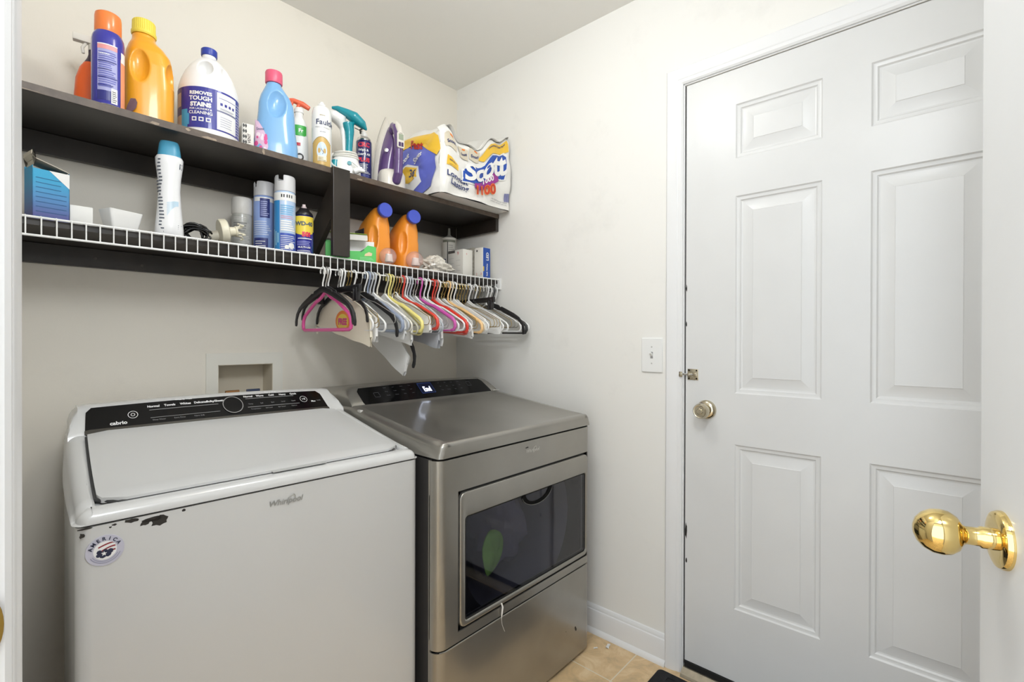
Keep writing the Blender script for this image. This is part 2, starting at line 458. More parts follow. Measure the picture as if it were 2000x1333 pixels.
# slide bolt
bolt = thing('slide_bolt', 'small nickel slide bolt screwed to the edge of the white door above its knob', 'latch', (0, -1.20, 1.045))
g = G(); g.box(0.0015, 0.0035, -0.040, -0.003, -0.019, 0.019); g.build('bolt_plate', NICKEL, bolt, bevel=0.0008)
g = G()
for y in (-0.008, -0.034):
    for z in (-0.014, 0.014): g.M = Matrix.Translation((0.0012, y, z)) @ Matrix.Rotation(R(-90), 4, 'Y'); g.lathe([(0.003, 0), (0.0026, 0.0012), (0.0005, 0.0014)], 12)
g.build('screws', mat('dark_screw', '2b2722', 0.4, 0.8), bolt)
g = G(); g.tube([(-0.003, -0.036, 0), (-0.003, 0.018, 0)], 0.0032, 10); g.tube([(-0.003, -0.012, 0), (-0.014, -0.012, -0.002)], 0.0028, 8)
g.build('bolt_rod', CHROME, bolt)
g = G(); g.box(-0.009, 0.0035, -0.038, -0.024, -0.0055, 0.0055); g.box(-0.009, 0.0035, -0.013, -0.006, -0.0055, 0.0055)
g.build('bolt_guide', NICKEL, bolt, bevel=0.001)
keeper = thing('bolt_keeper', 'small metal bolt keeper screwed to the white door casing above the light switch height', 'latch', (-0.0125, -1.1845, 1.045))
g = G(); g.box(-0.002, 0.0, -0.006, 0.006, -0.009, 0.009); g.box(-0.010, 0, -0.005, 0.001, -0.006, 0.006)
g.build('keeper_plate', NICKEL, keeper, bevel=0.0008)
# threshold
th = G(); th.loft([[(x, y, z) for x, z in ((-0.030, 0), (-0.026, 0.010), (-0.004, 0.022), (0.11, 0.024), (0.11, 0))] for y in (-2.124, -1.192)])
struct(th.build('trim_3', mat('worn_aluminium_threshold', 'b8ad98', 0.4, 0.5, noise_s=30, noise_a=0.2), smooth=20))

# ---- entry opening: jamb, casing and strike plate at the left of the view
g = G(); g.box(XW - 0.11, XW, OY0, OY0 + 0.018, 0, 2.07); g.box(XW - 0.11, XW, OY1 - 0.018, OY1, 0, 2.07); g.box(XW - 0.11, XW, OY1 - 0.018, OY0 + 0.018, 2.05, 2.07)
g.box(XW - 0.075, XW - 0.042, OY0 - 0.011, OY0, 0, 2.05)
struct(g.build('trim_4', mat('lavender_grey_jamb_paint', 'a3a2ad', 0.45), smooth=0, bevel=0.0015))
casing(OY0 + 0.004, OY1 - 0.004, 2.054, XW + 0.0005, 1, 'trim_5')
strike = thing('strike_plate', 'brass strike plate on the white door jamb at the left edge of the photo', 'strike plate', (XW - 0.002, OY0, 0.945))
pl = [(-0.030, -0.028), (-0.004, -0.028), (-0.002, -0.0215)]
for k in range(13):
    a = R(-90 + 180 * k / 12); pl.append((-0.0005 + 0.0085 * math.cos(a), 0.0215 * math.sin(a)))
pl += [(-0.002, 0.0215), (-0.004, 0.028), (-0.030, 0.028)]
G().prism(pl, lambda u, v, d: (u, -d, v), 0, 0.0016).build('plate', mat('aged_brass', 'a0813f', 0.35, 0.9), strike, bevel=0.0003)

# ---- open entry door leaf at the right edge (door_2)
door2 = struct(bpy.data.objects.new('door_2', None)); COL.objects.link(door2)
E2 = Vector((-0.7955, -1.9045, 0)); dang = 15
door2.location = E2; door2.rotation_euler = (0, 0, R(dang))     # local -x runs to the hinge, local +y faces the room
g = G(); g.box(-0.76, 0, -0.035, 0, 0.012, 2.042)
g.build('door_leaf', WHITE_PAINT, door2, smooth=0, bevel=0.002)
M2 = Matrix.Translation((-0.0655, 0.0, 0.932)) @ Matrix.Rotation(R(-90), 4, 'X')
knob_shape(M2, BRASS, 'egg', door2)
M3 = Matrix.Translation((-0.0655, -0.035, 0.932)) @ Matrix.Rotation(R(90), 4, 'X')
knob_shape(M3, BRASS, 'egg', door2)
g = G()
for z in (0.25, 1.03, 1.83): g.box(-0.775, -0.758, -0.006, 0.006, z - 0.045, z + 0.045)
g.build('hinge', BRASS, door2, bevel=0.001)

# ---- ceiling lamp (above the view)
cl = thing('ceiling_light', 'round white glass ceiling light above the laundry room', 'lamp', (-0.92, -1.02, ZC))
g = G(); g.lathe([(0.14, 0), (0.14, -0.02), (0.13, -0.028), (0.005, -0.028)], 40); g.build('lamp_base', CHROME, cl)
g = G(); g.lathe([(0.005, -0.075), (0.06, -0.072), (0.10, -0.058), (0.125, -0.028)], 40, cap=False)
g.build('lamp_shade', mat('lit_opal_glass', 'fff2dc', 0.4, emit=9), cl)

# ================================================================== light switch, outlet box, mat, scraps
sw = thing('light_switch', 'white single toggle light switch on the wall left of the panelled door', 'light switch', (0, -1.073, 1.1085))
g = G(); g.M = Matrix.Rotation(R(0), 4, 'Z')
g.loft([[(x, y * 1, z) for y, z in rrect(0.041 - i, 0.0635 - i, 0.004, 3)] for x, i in ((0, 0), (-0.003, 0), (-0.006, 0.003))])
g.build('switch_plate', mat('ivory_white_plastic', 'eeeeec', 0.3), sw, smooth=30)
g = G(); g.loft([[(-0.0062, y, z) for y, z in rrect(0.005, 0.012, 0.001, 2)], [(-0.0066, y, z) for y, z in rrect(0.005, 0.012, 0.001, 2)]]); g.build('toggle_slot', mat('slot_grey', '9a9a98', 0.6), sw)
g = G(); g.loft([[(-0.005, y, z + 0.0) for y, z in rrect(0.0042, 0.006, 0.001, 2)], [(-0.020, y, z + 0.009) for y, z in rrect(0.0035, 0.003, 0.001, 2)]]); g.build('toggle', mat('ivory_white_plastic', 'eeeeec', 0.3), sw)
g = G()
for z in (0.030, -0.030): g.M = Matrix.Translation((-0.0058, 0, z)) @ Matrix.Rotation(R(-90), 4, 'Y'); g.lathe([(0.003, 0), (0.0028, 0.0008), (0.0005, 0.001)], 12)
g.build('screws', mat('painted_screw', 'bdbdb8', 0.4), sw)

ob = thing('washer_outlet_box', 'recessed white washer outlet box in the wall above the white washing machine', 'outlet box', (-1.004, 0, 1.0))
fr = mat('box_white_plastic', 'e9e6dc', 0.45)
g = G(); zt, zb = 0.114, -0.13; xl, xr = -0.127, 0.127; a0, a1, b0, b1 = -0.0905, 0.0915, -0.095, 0.0735
for (x0, x1, z0, z1) in ((xl, a0, zb, zt), (a1, xr, zb, zt), (a0, a1, b1, zt), (a0, a1, zb, b0)): g.box(x0, x1, -0.004, 0.0, z0, z1)
g.build('box_frame', fr, ob, smooth=0)
g = G()
g.box(a0 - 0.0, a0 + 0.002, -0.003, 0.085, b0, b1); g.box(a1 - 0.002, a1, -0.003, 0.085, b0, b1); g.box(a0, a1, -0.003, 0.085, b1 - 0.002, b1); g.box(a0, a1, -0.003, 0.085, b0, b0 + 0.002); g.box(a0, a1, 0.083, 0.085, b0, b1)
g.build('box_recess', mat('box_recess_plastic', 'd9d0bd', 0.6), ob, smooth=0)
for x, c in ((-0.035, mat('brass_valve', 'a8794a', 0.4, 0.6)), (0.035, mat('blue_valve', '3e4a66', 0.4))):
    g = G(); g.tube([(x, 0.04, -0.094), (x, 0.04, -0.03)], 0.010, 14); g.tube([(x - 0.022, 0.03, -0.026), (x + 0.022, 0.03, -0.026)], 0.006, 10)
    plab(g.build('water_valve', c, ob), 'blue handled valve' if x > 0 else 'red brass valve')

mt = thing('door_mat', 'black rubber door mat on the tiles in front of the panelled door', 'mat', (-0.29, -1.57, 0))
RUB = mat('black_rubber_mat', '17171b', 0.85, noise_s=60, noise_a=0.4, bump=0.6, bscale=400)
g = G(); g.loft([[(x, y, z) for x, y in rrect(0.245 - i, 0.445 - i, 0.015, 4)] for z, i in ((0.001, 0), (0.006, 0), (0.009, 0.004))]); g.build('mat_border', RUB, mt, smooth=25)
g = G()
for k in range(19):
    y = -0.39 + k * 0.0433
    g.box(-0.195, 0.195, y - 0.015, y + 0.015, 0.008, 0.0115)
g.build('carpet_ribs', mat('black_mat_carpet', '1d1d22', 0.95, noise_s=90, noise_a=0.5, bump=1.0, bscale=600), mt, bevel=0.002)
g = G(); g.tube([(0.215, 0.40, 0.0095), (-0.215, 0.40, 0.0095), (-0.215, -0.40, 0.0095), (0.215, -0.40, 0.0095)], 0.003, 6, closed=True); g.build('border_ridge', RUB, mt)

PAPER = mat('white_paper_scrap', 'eceae6', 0.8)
def scrap(x, y, s, rz, label):
    g = G(Matrix.Translation((x, y, 0)) @ Matrix.Rotation(R(rz), 4, 'Z'))
    n = 6; vs = []; fs = []
    for i in range(n + 1):
        for j in range(3):
            u = -s + 2 * s * i / n; v = (-0.4 + 0.4 * j) * s
            vs.append((u, v + 0.1 * s * math.sin(i), 0.0015 + 0.004 * abs(math.sin(i * 1.3 + j)) * s / 0.015))
    for i in range(n):
        for j in range(2): fs.append((i * 3 + j, i * 3 + j + 1, i * 3 + j + 4, i * 3 + j + 3))
    g.add(vs, fs); g.add([(a, b, c + 0.0008) for a, b, c in vs], fs)
    tag(g.build('paper_scrap', PAPER), label, 'paper scrap', 'paper scraps on the tiles')
scrap(-0.055, -0.925, 0.014, 20, 'small white paper scrap on the tile beside the baseboard')
scrap(-0.095, -0.895, 0.008, -30, 'tiny white paper crumb at the bottom front corner of the grey dryer')

# ================================================================== washer and dryer (same cabinet family)
def top_cover(cx, hw, yf, yb, zs, name, mt, parent, zf, zr, ycon, lid=None, nose=0.020, lift=0.004):
    """deck with recessed lid bay in front of a raised console"""
    g = G()
    def sec(y, hb, z, rec, hl, r=0.022, lean=0.006):
        """x outline at station y: bottom left .. over the top .. bottom right"""
        pts = [(-hb, zs), (-hb + lean * 0.4, zs + (z - zs - r) * 0.6)]
        for k in range(7):
            a = R(180 - 90 * k / 6)
            pts.append((-hb + lean + r + r * math.cos(a), z - r + r * math.sin(a)))
        pts += [(-hl - 0.006, z), (-hl, z - rec * 0.3), (-hl + 0.002, z - rec), (-0.1, z - rec)]
        pts = pts + [(-a, b) for a, b in reversed(pts)]
        return [(cx + a, y, b) for a, b in pts]
    y0 = yf
    rings = [sec(y0 + 0.002, hw - 0.002, zs + 0.006, 0, lid[0], 0.004, 0.002)]
    rings = []
    for k in range(6):                                   # rounded front nose
        a = R(90 * k / 5)
        rr = nose
        yy = y0 + rr - rr * math.cos(R(90 - (90 - 90 * k / 5))) if False else y0 + rr * (1 - math.sin(a))
        zz = zf - rr + rr * (1 - math.cos(a))
        if k == 0: yy = y0 + 0.0; zz = zf - rr
        yy = y0 + rr * (1 - math.cos(a)); zz = zf - rr + rr * math.sin(a)
        rings.append(sec(yy, hw - 0.010 * math.cos(R(90)) - 0.0 - 0.012 * (1 - min(1, (yy - y0) / rr)) ** 2, zz, 0, lid[0], min(0.022, zz - zs - 0.002)))
    ylf, ylr, hl0, hl1, rec = lid[1], lid[2], lid[0], lid[3], lid[4]
    def zt(y):
        t = (y - ylf) / (ycon - ylf); t = max(0, min(1, t))
        return zf + (zr - zf) * (t ** 1.15) if y > ylf else zf
    rings.append(sec(ylf - 0.003, hw, zf + 0.0, 0, hl0))
    for k in range(13):
        y = ylf + (ylr - ylf) * k / 12
        z = zt(y) + lift
        rings.append(sec(y, hw, z, rec, hl0 + (hl1 - hl0) * k / 12))
    rings.append(sec(ylr + 0.002, hw, zt(ylr) + lift, 0.0, hl1))
    rings.append(sec(yb, hw, zr - 0.004, 0.0, hl1))
    g.loft(rings)
    return g.build(name, mt, parent, smooth=50), zt

def console(cx, hw, yf, zr, ztop, yb, parent, mt, hwt):
    """raised rear console: yz profile swept along x with shaped ends. returns panel mapper"""
    g = G(); rings = []
    st = [(-hw + 0.003, 0.05), (-hw + 0.007, 0.42), (-hw + 0.013, 0.66), (-hw + 0.021, 0.84), (-hwt - 0.006, 0.955), (-hwt + 0.010, 1.0), (-hwt * 0.66, 1.04), (-hwt * 0.33, 1.08), (0, 1.095)]
    st = st + [(-a, b) for a, b in reversed(st[:-1])]
    H = ztop - zr
    for x, h in st:
        zt_ = zr + H * h
        fy = yf + 0.07 * min(1, h)
        e = 1 - abs(x) / hw
        rings.append([(cx + x, yf - 0.004, zr - 0.03), (cx + x, yf, zr + 0.0005), (cx + x, yf + (fy - yf) * 0.5, zr + (zt_ - zr) * 0.5), (cx + x, fy - 0.005, zt_ - 0.006 * min(1, h)), (cx + x, fy + 0.002, zt_ - 0.002),
                      (cx + x, fy + 0.016, zt_ + 0.001), (cx + x, fy + 0.05, zt_ - 0.003), (cx + x, yb, zr + (zt_ - zr) * 0.72), (cx + x, yb + 0.006, zr - 0.03)])
    g.loft(rings)
    o = g.build('console', mt, parent, smooth=45)
    def pm(u, v, off=0.0):
        """u metres from centre, v 0..1 up the panel slope"""
        x = u; t = abs(x) / hwt
        h = 1.095 - 0.095 * t * t
        zt_ = zr + H * h
        y = yf + (0.07 - 0.005) * v; z = zr + 0.0005 + (zt_ - 0.006 - zr) * v
        nrm = Vector((0, -(H), 0.064)).normalized()
        return (cx + x, y + nrm.y * (0.001 + off), z + nrm.z * (0.001 + off))
    return pm

def panel_shape(pm, l0, l1, r0, r1, v0, v1, off=0.001, n=24, rnd=0.10):
    """black glass of the console: a bowed trapezoid with thickness"""
    g = G(); rows = 7; top = []; bot = []
    def P(i, j, o):
        s = i / n; t = j / (rows - 1)
        # corner rounding
        a = l0 + (l1 - l0) * t; b = r0 + (r1 - r0) * t
        c = 0
        if t > 0.8: c = 0.010 * ((t - 0.8) / 0.2) ** 2
        if t < 0.15: c = 0.003 * ((0.15 - t) / 0.15) ** 2
        a += c; b -= c
        return pm(a + (b - a) * s, v0 + (v1 - v0) * t, o)
    vs = [P(i, j, off) for i in range(n + 1) for j in range(rows)]
    vs += [P(i, j, -0.003) for i in range(n + 1) for j in range(rows)]
    K = (n + 1) * rows; fs = []
    for i in range(n):
        for j in range(rows - 1):
            a = i * rows + j
            fs.append((a, a + rows, a + rows + 1, a + 1)); fs.append((K + a, K + a + 1, K + a + rows + 1, K + a + rows))
    for i in range(n):
        a = i * rows; fs.append((a, K + a, K + a + rows, a + rows)); a = i * rows + rows - 1; fs.append((a, a + rows, K + a + rows, K + a))
    for j in range(rows - 1):
        a = j; fs.append((a, a + 1, K + a + 1, K + a)); a = n * rows + j; fs.append((a, K + a, K + a + 1, a + 1))
    g.add(vs, fs)
    return g

def cabinet(x0, x1, yf, yb, z0, z1, r, mt, parent, name='cabinet', sidecrease=True):
    g = G(); cx = (x0 + x1) / 2; cy = (yf + yb) / 2
    out = []
    for x, y in rrect((x1 - x0) / 2, (yb - yf) / 2, r, 6, cx, cy): out.append((x, y))
    g.loft([[(x, y, z) for x, y in out] for z in (z0, z1)])
    return g.build(name, mt, parent, smooth=40)

# ---- washing machine
WX0, WX1, WYF, WYB, WZ = -1.550, -0.858, -0.805, -0.16, 0.844
wcx = (WX0 + WX1) / 2
wm = thing('washing_machine', 'white top loading washing machine standing left of the grey dryer', 'washing machine', (wcx, -0.45, 0))
inv = Matrix.Translation((-wcx, 0.45, 0))
wparts = []
def wb(o):
    wparts.append(o); return o
wb(cabinet(WX0 + 0.004, WX1 - 0.002, WYF + 0.002, WYB, 0.02, WZ - 0.0025, 0.022, APPL_WHITE, None))
g = G()
for x in (WX0 + 0.06, WX1 - 0.06):
    for y in (WYF + 0.06, WYB - 0.06): g.lathe([(0.022, 0.0), (0.022, 0.012), (0.010, 0.014), (0.010, 0.03)], 16, c=(x, y, 0))
wb(g.build('foot', BLACKMAT, None))
g = G(); g.box(WX0 + 0.012, WX1 - 0.010, WYF + 0.010, WYB - 0.01, WZ - 0.006, WZ + 0.006)
wb(g.build('seam', BLACKMAT, None, smooth=0))
deck, zt = top_cover(wcx, 0.346, WYF, -0.10, WZ + 0.0015, 'top_cover', APPL_WHITE, None, 0.868, 0.935, -0.40, lid=(0.314, -0.768, -0.402, 0.307, 0.012))
wb(deck)
# lid: slab with rounded corners that follows the slope
def lid_mesh(cx, hl0, hl1, ylf, ylr, zt, th=0.013, gap=0.004, lift=0.004, cr=0.03):
    g = G(); n = 16; m = 20
    rows = []
    for j in range(m + 1):
        t = j / m; y = ylf + (ylr - ylf) * t
        hl = hl0 + (hl1 - hl0) * t - gap
        d = (y - ylf)
        if d < cr: hl -= cr - math.sqrt(max(0, cr * cr - (cr - d) ** 2))
        rows.append((y, hl))
    vs = []; fs = []
    for y, hl in rows:
        ed = min(1.0, (y - ylf) / 0.010)
        for i in range(n + 1):
            s = -1 + 2 * i / n
            e2 = min(1.0, (1 - abs(s)) * hl / 0.008)
            e = min(ed, e2); drop = 0.005 * (1 - math.sqrt(max(0, 1 - (1 - e) ** 2)))
            vs.append((cx + s * hl, y, zt(y) + lift + 0.004 - drop))
    K = len(vs)
    for y, hl in rows:
        for i in range(n + 1): vs.append((cx + (-1 + 2 * i / n) * hl, y, zt(y) + lift + 0.004 - th))
    for j in range(m):
        for i in range(n):
            a = j * (n + 1) + i; b = a + n + 1
            fs.append((a, a + 1, b + 1, b)); fs.append((K + a, K + b, K + b + 1, K + a + 1))
    for i in range(n):
        fs.append((i, K + i, K + i + 1, i + 1)); a = m * (n + 1) + i; fs.append((a, a + 1, K + a + 1, K + a))
    for j in range(m):
        a = j * (n + 1); b = a + n + 1; fs.append((a, b, K + b, K + a)); a += n; b += n; fs.append((a, K + a, K + b, b))
    g.add(vs, fs); return g
g = lid_mesh(wcx, 0.314, 0.307, -0.772, -0.404, zt, th=0.015, lift=0.008, cr=0.04)
lid = wb(g.build('lid', APPL_WHITE, None, smooth=50))
g = G()
def lidring(off):
    out = []
    for j in range(13):
        y = -0.770 + 0.366 * j / 12; hl = 0.314 - 0.007 * j / 12 - 0.002
        d = y + 0.770
        if d < 0.03: hl -= 0.03 - math.sqrt(max(0, 0.03 ** 2 - (0.03 - d) ** 2))
        out.append((hl, y))
    return [(wcx - a, y, zt(y) + off) for a, y in reversed(out)] + [(wcx + a, y, zt(y) + off) for a, y in out]
g.tube(lidring(-0.001), 0.0035, 6)
wb(g.build('lid_gap_shade', mat('painted_gap_shade', '3a3a3a', 0.7), None))  # dark tube paints the shade in the gap round the lid
# handle recess in front of the lid
g = G(); g.box(wcx - 0.02, wcx + 0.10, -0.781, -0.768, 0.8705, 0.8735)
wb(g.build('lid_handle', mat('lid_grip', 'b9b9b6', 0.4), None, bevel=0.001))
pm = console(wcx, 0.340, -0.400, 0.938, 1.000, -0.11, None, APPL_WHITE, 0.312)
wb(bpy.data.objects['console'])
g = panel_shape(pm, -0.307, -0.303, 0.290, 0.281, 0.0, 0.97)
panel = wb(g.build('control_panel', BLACKGLOSS, None, smooth=40))
g = panel_shape(pm, -0.3075, -0.3075, 0.2905, 0.2905, -0.02, 0.16, off=0.0018)
strip = g.build('panel_trim', mat('panel_dark_chrome', '5a5854', 0.25, 0.8), panel, smooth=40)
def pmt(u0, v0, kz=1.0, off=0.0014):
    return lambda u, v: pm(u0 + u, v0 + v / 0.078, off)
g = G()
g.text('cabrio', 0.0135, pmt(-0.243, 0.30), 0, 0.03)
def ringtxt(g, u0, v0, r, w, mi=0, n=36, off=0.0014, sq=1.0):
    vs = []; fs = []
    for k in range(n):
        a = 2 * PI * k / n
        for q in (r, r - w): vs.append(pm(u0 + q * math.cos(a), v0 + q * sq * math.sin(a) / 0.078, off))
    for k in range(n):
        a = 2 * k; b = 2 * ((k + 1) % n); fs.append((a, a + 1, b + 1, b))
    g.add(vs, fs, mi)
ringtxt(g, -0.213, 0.56, 0.0105, 0.0012); ringtxt(g, -0.213, 0.56, 0.0045, 0.0012)
ringtxt(g, 0.222, 0.60, 0.0110, 0.0010)
g.text('>II', 0.010, pmt(0.222, 0.60), 0, 0.01)
def bar(g, u0, u1, v, h=0.05, mi=0, off=0.0014):
    n = 8; vs = []; fs = []
    for i in range(n + 1):
        u = u0 + (u1 - u0) * i / n
        vs += [pm(u, v, off), pm(u, v + h, off)]
    for i in range(n): fs.append((2 * i, 2 * i + 2, 2 * i + 3, 2 * i + 1))
    g.add(vs, fs, mi)
bar(g, -0.178, -0.018, 0.66, 0.02, 1); bar(g, -0.178, -0.018, 0.37, 0.015, 1); bar(g, 0.055, 0.195, 0.78, 0.02, 1); bar(g, 0.055, 0.205, 0.42, 0.02, 1)
for i, w in enumerate(['Normal', 'Towels', 'Whites', 'Delicates', 'Bulky/Sheets']): g.text(w, 0.0085, pmt(-0.168 + i * 0.036, 0.80), 0, 0.03)
for i, w in enumerate(['What to Wash']): g.text(w, 0.0065, pmt(-0.098, 0.98), 0, 0.02)
for i, w in enumerate(['Normal', 'Warm', 'Cold', 'Heavy', 'Quick']): g.text(w, 0.008, pmt(0.064 + i * 0.033, 0.88), 0, 0.03)
g.text('How to Wash', 0.006, pmt(0.13, 1.02), 0, 0.02)
for i, w in enumerate(['Deep Water', 'Extra Rinse', 'Fabric Soft']): g.text(w, 0.0055, pmt(-0.16 + i * 0.045, 0.29), 1, 0.0)
for i, w in enumerate(['Temp', 'Soil', 'Spin', 'Level', 'Signal']): g.text(w, 0.0055, pmt(0.065 + i * 0.031, 0.56), 1, 0.0)
for i, w in enumerate(['Temperature', 'Soil Level', 'Spin Speed', 'Options']): g.text(w, 0.005, pmt(0.075 + i * 0.037, 0.34), 1, 0.0)
g.text('Max', 0.008, pmt(0.250, 0.47), 0, 0.02); g.text('Lock', 0.006, pmt(0.268, 0.50), 1, 0.0)
g.build('panel_lettering', [WTXT, mat('grey_print', '8a8a8a', 0.5)], panel, smooth=0, recalc=False)
g = G(); ringtxt(g, 0.018, 0.58, 0.0265, 0.0022, off=0.003)
g.build('dial_ring', mat('dial_ring_grey', '8c8c8c', 0.4, 0.6), panel, smooth=0, recalc=False)
g = G(); n = 36
vs = [pm(0.018, 0.58, 0.0022)] + [pm(0.018 + 0.0245 * math.cos(2 * PI * k / n), 0.58 + 0.0245 * math.sin(2 * PI * k / n) / 0.078, 0.0022) for k in range(n)]
g.add(vs, [(0, 1 + k, 1 + (k + 1) % n) for k in range(n)])
g.build('dial', BLACKGLOSS, panel, smooth=0, recalc=False)
# front badge
def badge(g, x0, y, z0, s, mi=0):
    fn = lambda u, v: (x0 + u, y, z0 + v)
    g.text('Whirlpool', s, fn, mi, 0.012, shear=0.25)
    pts = []
    for k in range(17):
        a = R(-70 + 250 * k / 16)
        pts.append((x0 + s * 0.62 + s * 0.55 * math.cos(a), y - 0.0005, z0 + s * 0.05 + s * 0.55 * math.sin(a) + s * 0.35 * math.cos(a)))
    g.tube(pts, [0.0002 + 0.0007 * math.sin(PI * k / 16) for k in range(17)], 6, mi=mi)
g = G(); badge(g, -1.2065, WYF - 0.0004, 0.8105, 0.0170)
wb(g.build('badge', mat('brushed_badge', 'a9aaa8', 0.3, 0.8), None, smooth=0, recalc=False))
# chips and sticker on the front
g = G()
def blob(g, cx, cz, rx, rz_, n, seed, y, ang=0, mi=0):
    rnd = random.Random(seed); pts = []
    for k in range(n):
        a = 2 * PI * k / n; q = 0.65 + 0.55 * rnd.random()
        u = rx * q * math.cos(a); v = rz_ * q * math.sin(a)
        pts.append((cx + u * math.cos(ang) - v * math.sin(ang), cz + u * math.sin(ang) + v * math.cos(ang)))
    g.prism(pts, lambda u, v, d: (u, y + d, v), -0.0002, 0.0006, mi)
Y_ = WYF + 0.002
blob(g, -1.4300, 0.8285, 0.015, 0.0095, 16, 3, Y_); blob(g, -1.4390, 0.8335, 0.016, 0.005, 12, 4, Y_); blob(g, -1.4515, 0.8290, 0.0075, 0.0045, 10, 5, Y_, 0.5)
blob(g, -1.4714, 0.8385, 0.0100, 0.0040, 12, 6, Y_, -0.1); blob(g, -1.4949, 0.8375, 0.0045, 0.0022, 9, 7, Y_); blob(g, -1.5005, 0.8345, 0.0025, 0.0016, 8, 8, Y_)
blob(g, -1.5373, 0.8298, 0.0042, 0.0045, 9, 9, Y_); blob(g, -1.5330, 0.8405, 0.010, 0.0018, 9, 10, Y_); blob(g, -1.3927, 0.837, 0.0035, 0.0028, 8, 11, Y_)
wb(g.build('paint_chips', CHIP, None, smooth=0))
g = G(); YS = WYF + 0.0008
scx, scz, sr = -1.4765, 0.782, 0.034
fn = lambda u, v: (scx + u, YS - 0.0006, scz + v)
g.M = Matrix.Translation((-1.5075, YS, 0.7968)) @ Matrix.Diagonal((0.77, 1, 0.77, 1)) @ Matrix.Translation((-scx, -YS, -scz))
def disc(g, r, y, mi, a0=0, a1=360, r0=0, n=40, cx=scx, cz=scz):
    vs = []; fs = []
    for k in range(n + 1):
        a = R(a0 + (a1 - a0) * k / n)
        vs += [(cx + r0 * math.cos(a), y, cz + r0 * math.sin(a)), (cx + r * math.cos(a), y, cz + r * math.sin(a))]
    for k in range(n): fs.append((2 * k, 2 * k + 1, 2 * k + 3, 2 * k + 2))
    g.add(vs, fs, mi)
g.prism([(sr * math.cos(2 * PI * k / 40), sr * math.sin(2 * PI * k / 40)) for k in range(40)], lambda u, v, d: (scx + u, YS + d, scz + v), 0.0, 0.0012, 0)
disc(g, 0.0205, YS - 0.0003, 1, r0=0)
for i, ch in enumerate('AMERICA'):
    a = R(162 - i * 22.5)
    ca, sa = math.cos(a - PI / 2), math.sin(a - PI / 2)
    px, pz = 0.0262 * math.cos(a), 0.0262 * math.sin(a)
    g.text(ch, 0.0105, lambda u, v, px=px, pz=pz, ca=ca, sa=sa: (scx + px + u * ca - v * sa, YS - 0.0006, scz + pz + u * sa + v * ca), 2, 0.03)
for i in range(3):                                  # red stripes sweeping to the upper right
    pts = []; z0 = 0.014 - i * 0.0085
    up = [(-0.012 + i * 0.006 + t * (0.030 - i * 0.006) / 6, z0 - 0.004 + 0.007 * math.sin(t / 6 * PI * 0.55)) for t in range(7)]
    pts = up + [(a, b - 0.0032) for a, b in reversed(up)]
    pts = [(a, b) if a * a + b * b < 0.0202 ** 2 else (a * 0.0202 / math.hypot(a, b), b * 0.0202 / math.hypot(a, b)) for a, b in pts]
    g.add([(scx + a, YS - 0.0005, scz + b) for a, b in pts], [tuple(range(len(pts)))], 3)
for (a, b, r) in ((-0.010, -0.002, 0.005), (-0.004, -0.010, 0.0065), (0.005, -0.009, 0.006), (0.009, -0.003, 0.0055), (-0.012, -0.009, 0.004), (0.0, -0.002, 0.005)):
    disc(g, r, YS - 0.0006 - 0.00002 * r / 0.001, 2, cx=scx + a, cz=scz + b, n=8)
pts = []
for k in range(10):
    a = R(90 + 36 * k); r = 0.0055 if k % 2 == 0 else 0.0024
    pts.append((scx + r * math.cos(a) - 0.002, YS - 0.0011, scz - 0.0065 + r * math.sin(a)))
g.add(pts + [(scx - 0.002, YS - 0.0011, scz - 0.0065)], [(k, (k + 1) % 10, 10) for k in range(10)], 1)
disc(g, 0.0285, YS - 0.0004, 4, 205, 340, 0.0272); disc(g, 0.0245, YS - 0.0004, 4, 205, 335, 0.0235)
wb(g.build('round_sticker', [mat('sticker_lilac', 'c2c1d0', 0.45), mat('sticker_white', 'eeeeee', 0.45), mat('sticker_navy', '1d2340', 0.45), mat('sticker_red', '8f2430', 0.45), mat('sticker_grey', '8f90a8', 0.45)], None, smooth=0, recalc=False))
for o in wparts:
    if o.type == 'MESH':
        for ob_ in [o] + list(o.children):
            for vtx in ob_.data.vertices:
                q = max(0.0, (vtx.co.y + 0.805) / 0.7); vtx.co.x = wcx + (vtx.co.x - wcx) * (1 - 0.065 * q * q)
    o.parent = wm; o.matrix_parent_inverse = inv
wm.location = (-1.186, -0.445, 0); wm.rotation_euler = (0, 0, R(-2.5)); wm.scale = (1.006, 1, 1)

# ---- dryer
DX0, DX1, DYF, DYB, DZs = -0.843, -0.103, -0.876, -0.10, 0.843
dcx = (DX0 + DX1) / 2
dm = thing('dryer', 'grey metallic front loading dryer with glass door right of the white washer', 'dryer', (dcx, -0.5, 0))
inv = Matrix.Translation((-dcx, 0.5, 0)); wparts = []
# shell: three sides, back and floor (open at the door)
g = G(); t = 0.004; yb_ = DYF + 0.034
g.box(DX0 + 0.004, DX0 + 0.004 + t, yb_, DYB, 0.02, DZs - 0.003); g.box(DX1 - t - 0.004, DX1 - 0.004, yb_, DYB, 0.02, DZs - 0.003)
g.box(DX0 + 0.004, DX1 - 0.004, DYB - t, DYB, 0.02, DZs - 0.003); g.box(DX0 + 0.004, DX1 - 0.004, yb_, DYB, 0.02, 0.024); g.box(DX0 + 0.006, DX1 - 0.006, yb_, DYB, DZs - 0.008, DZs - 0.003)
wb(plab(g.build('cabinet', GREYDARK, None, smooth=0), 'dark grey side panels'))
g = G(); g.box(DX0 + 0.0, DX0 + 0.006, yb_ - 0.002, yb_ + 0.004, 0.02, DZs - 0.004)
wb(plab(g.build('side_flange', mat('bright_edge_grey', 'b5b0a6', 0.3, 0.7), None, smooth=0), 'bright front edge of the side panel'))
g = G()
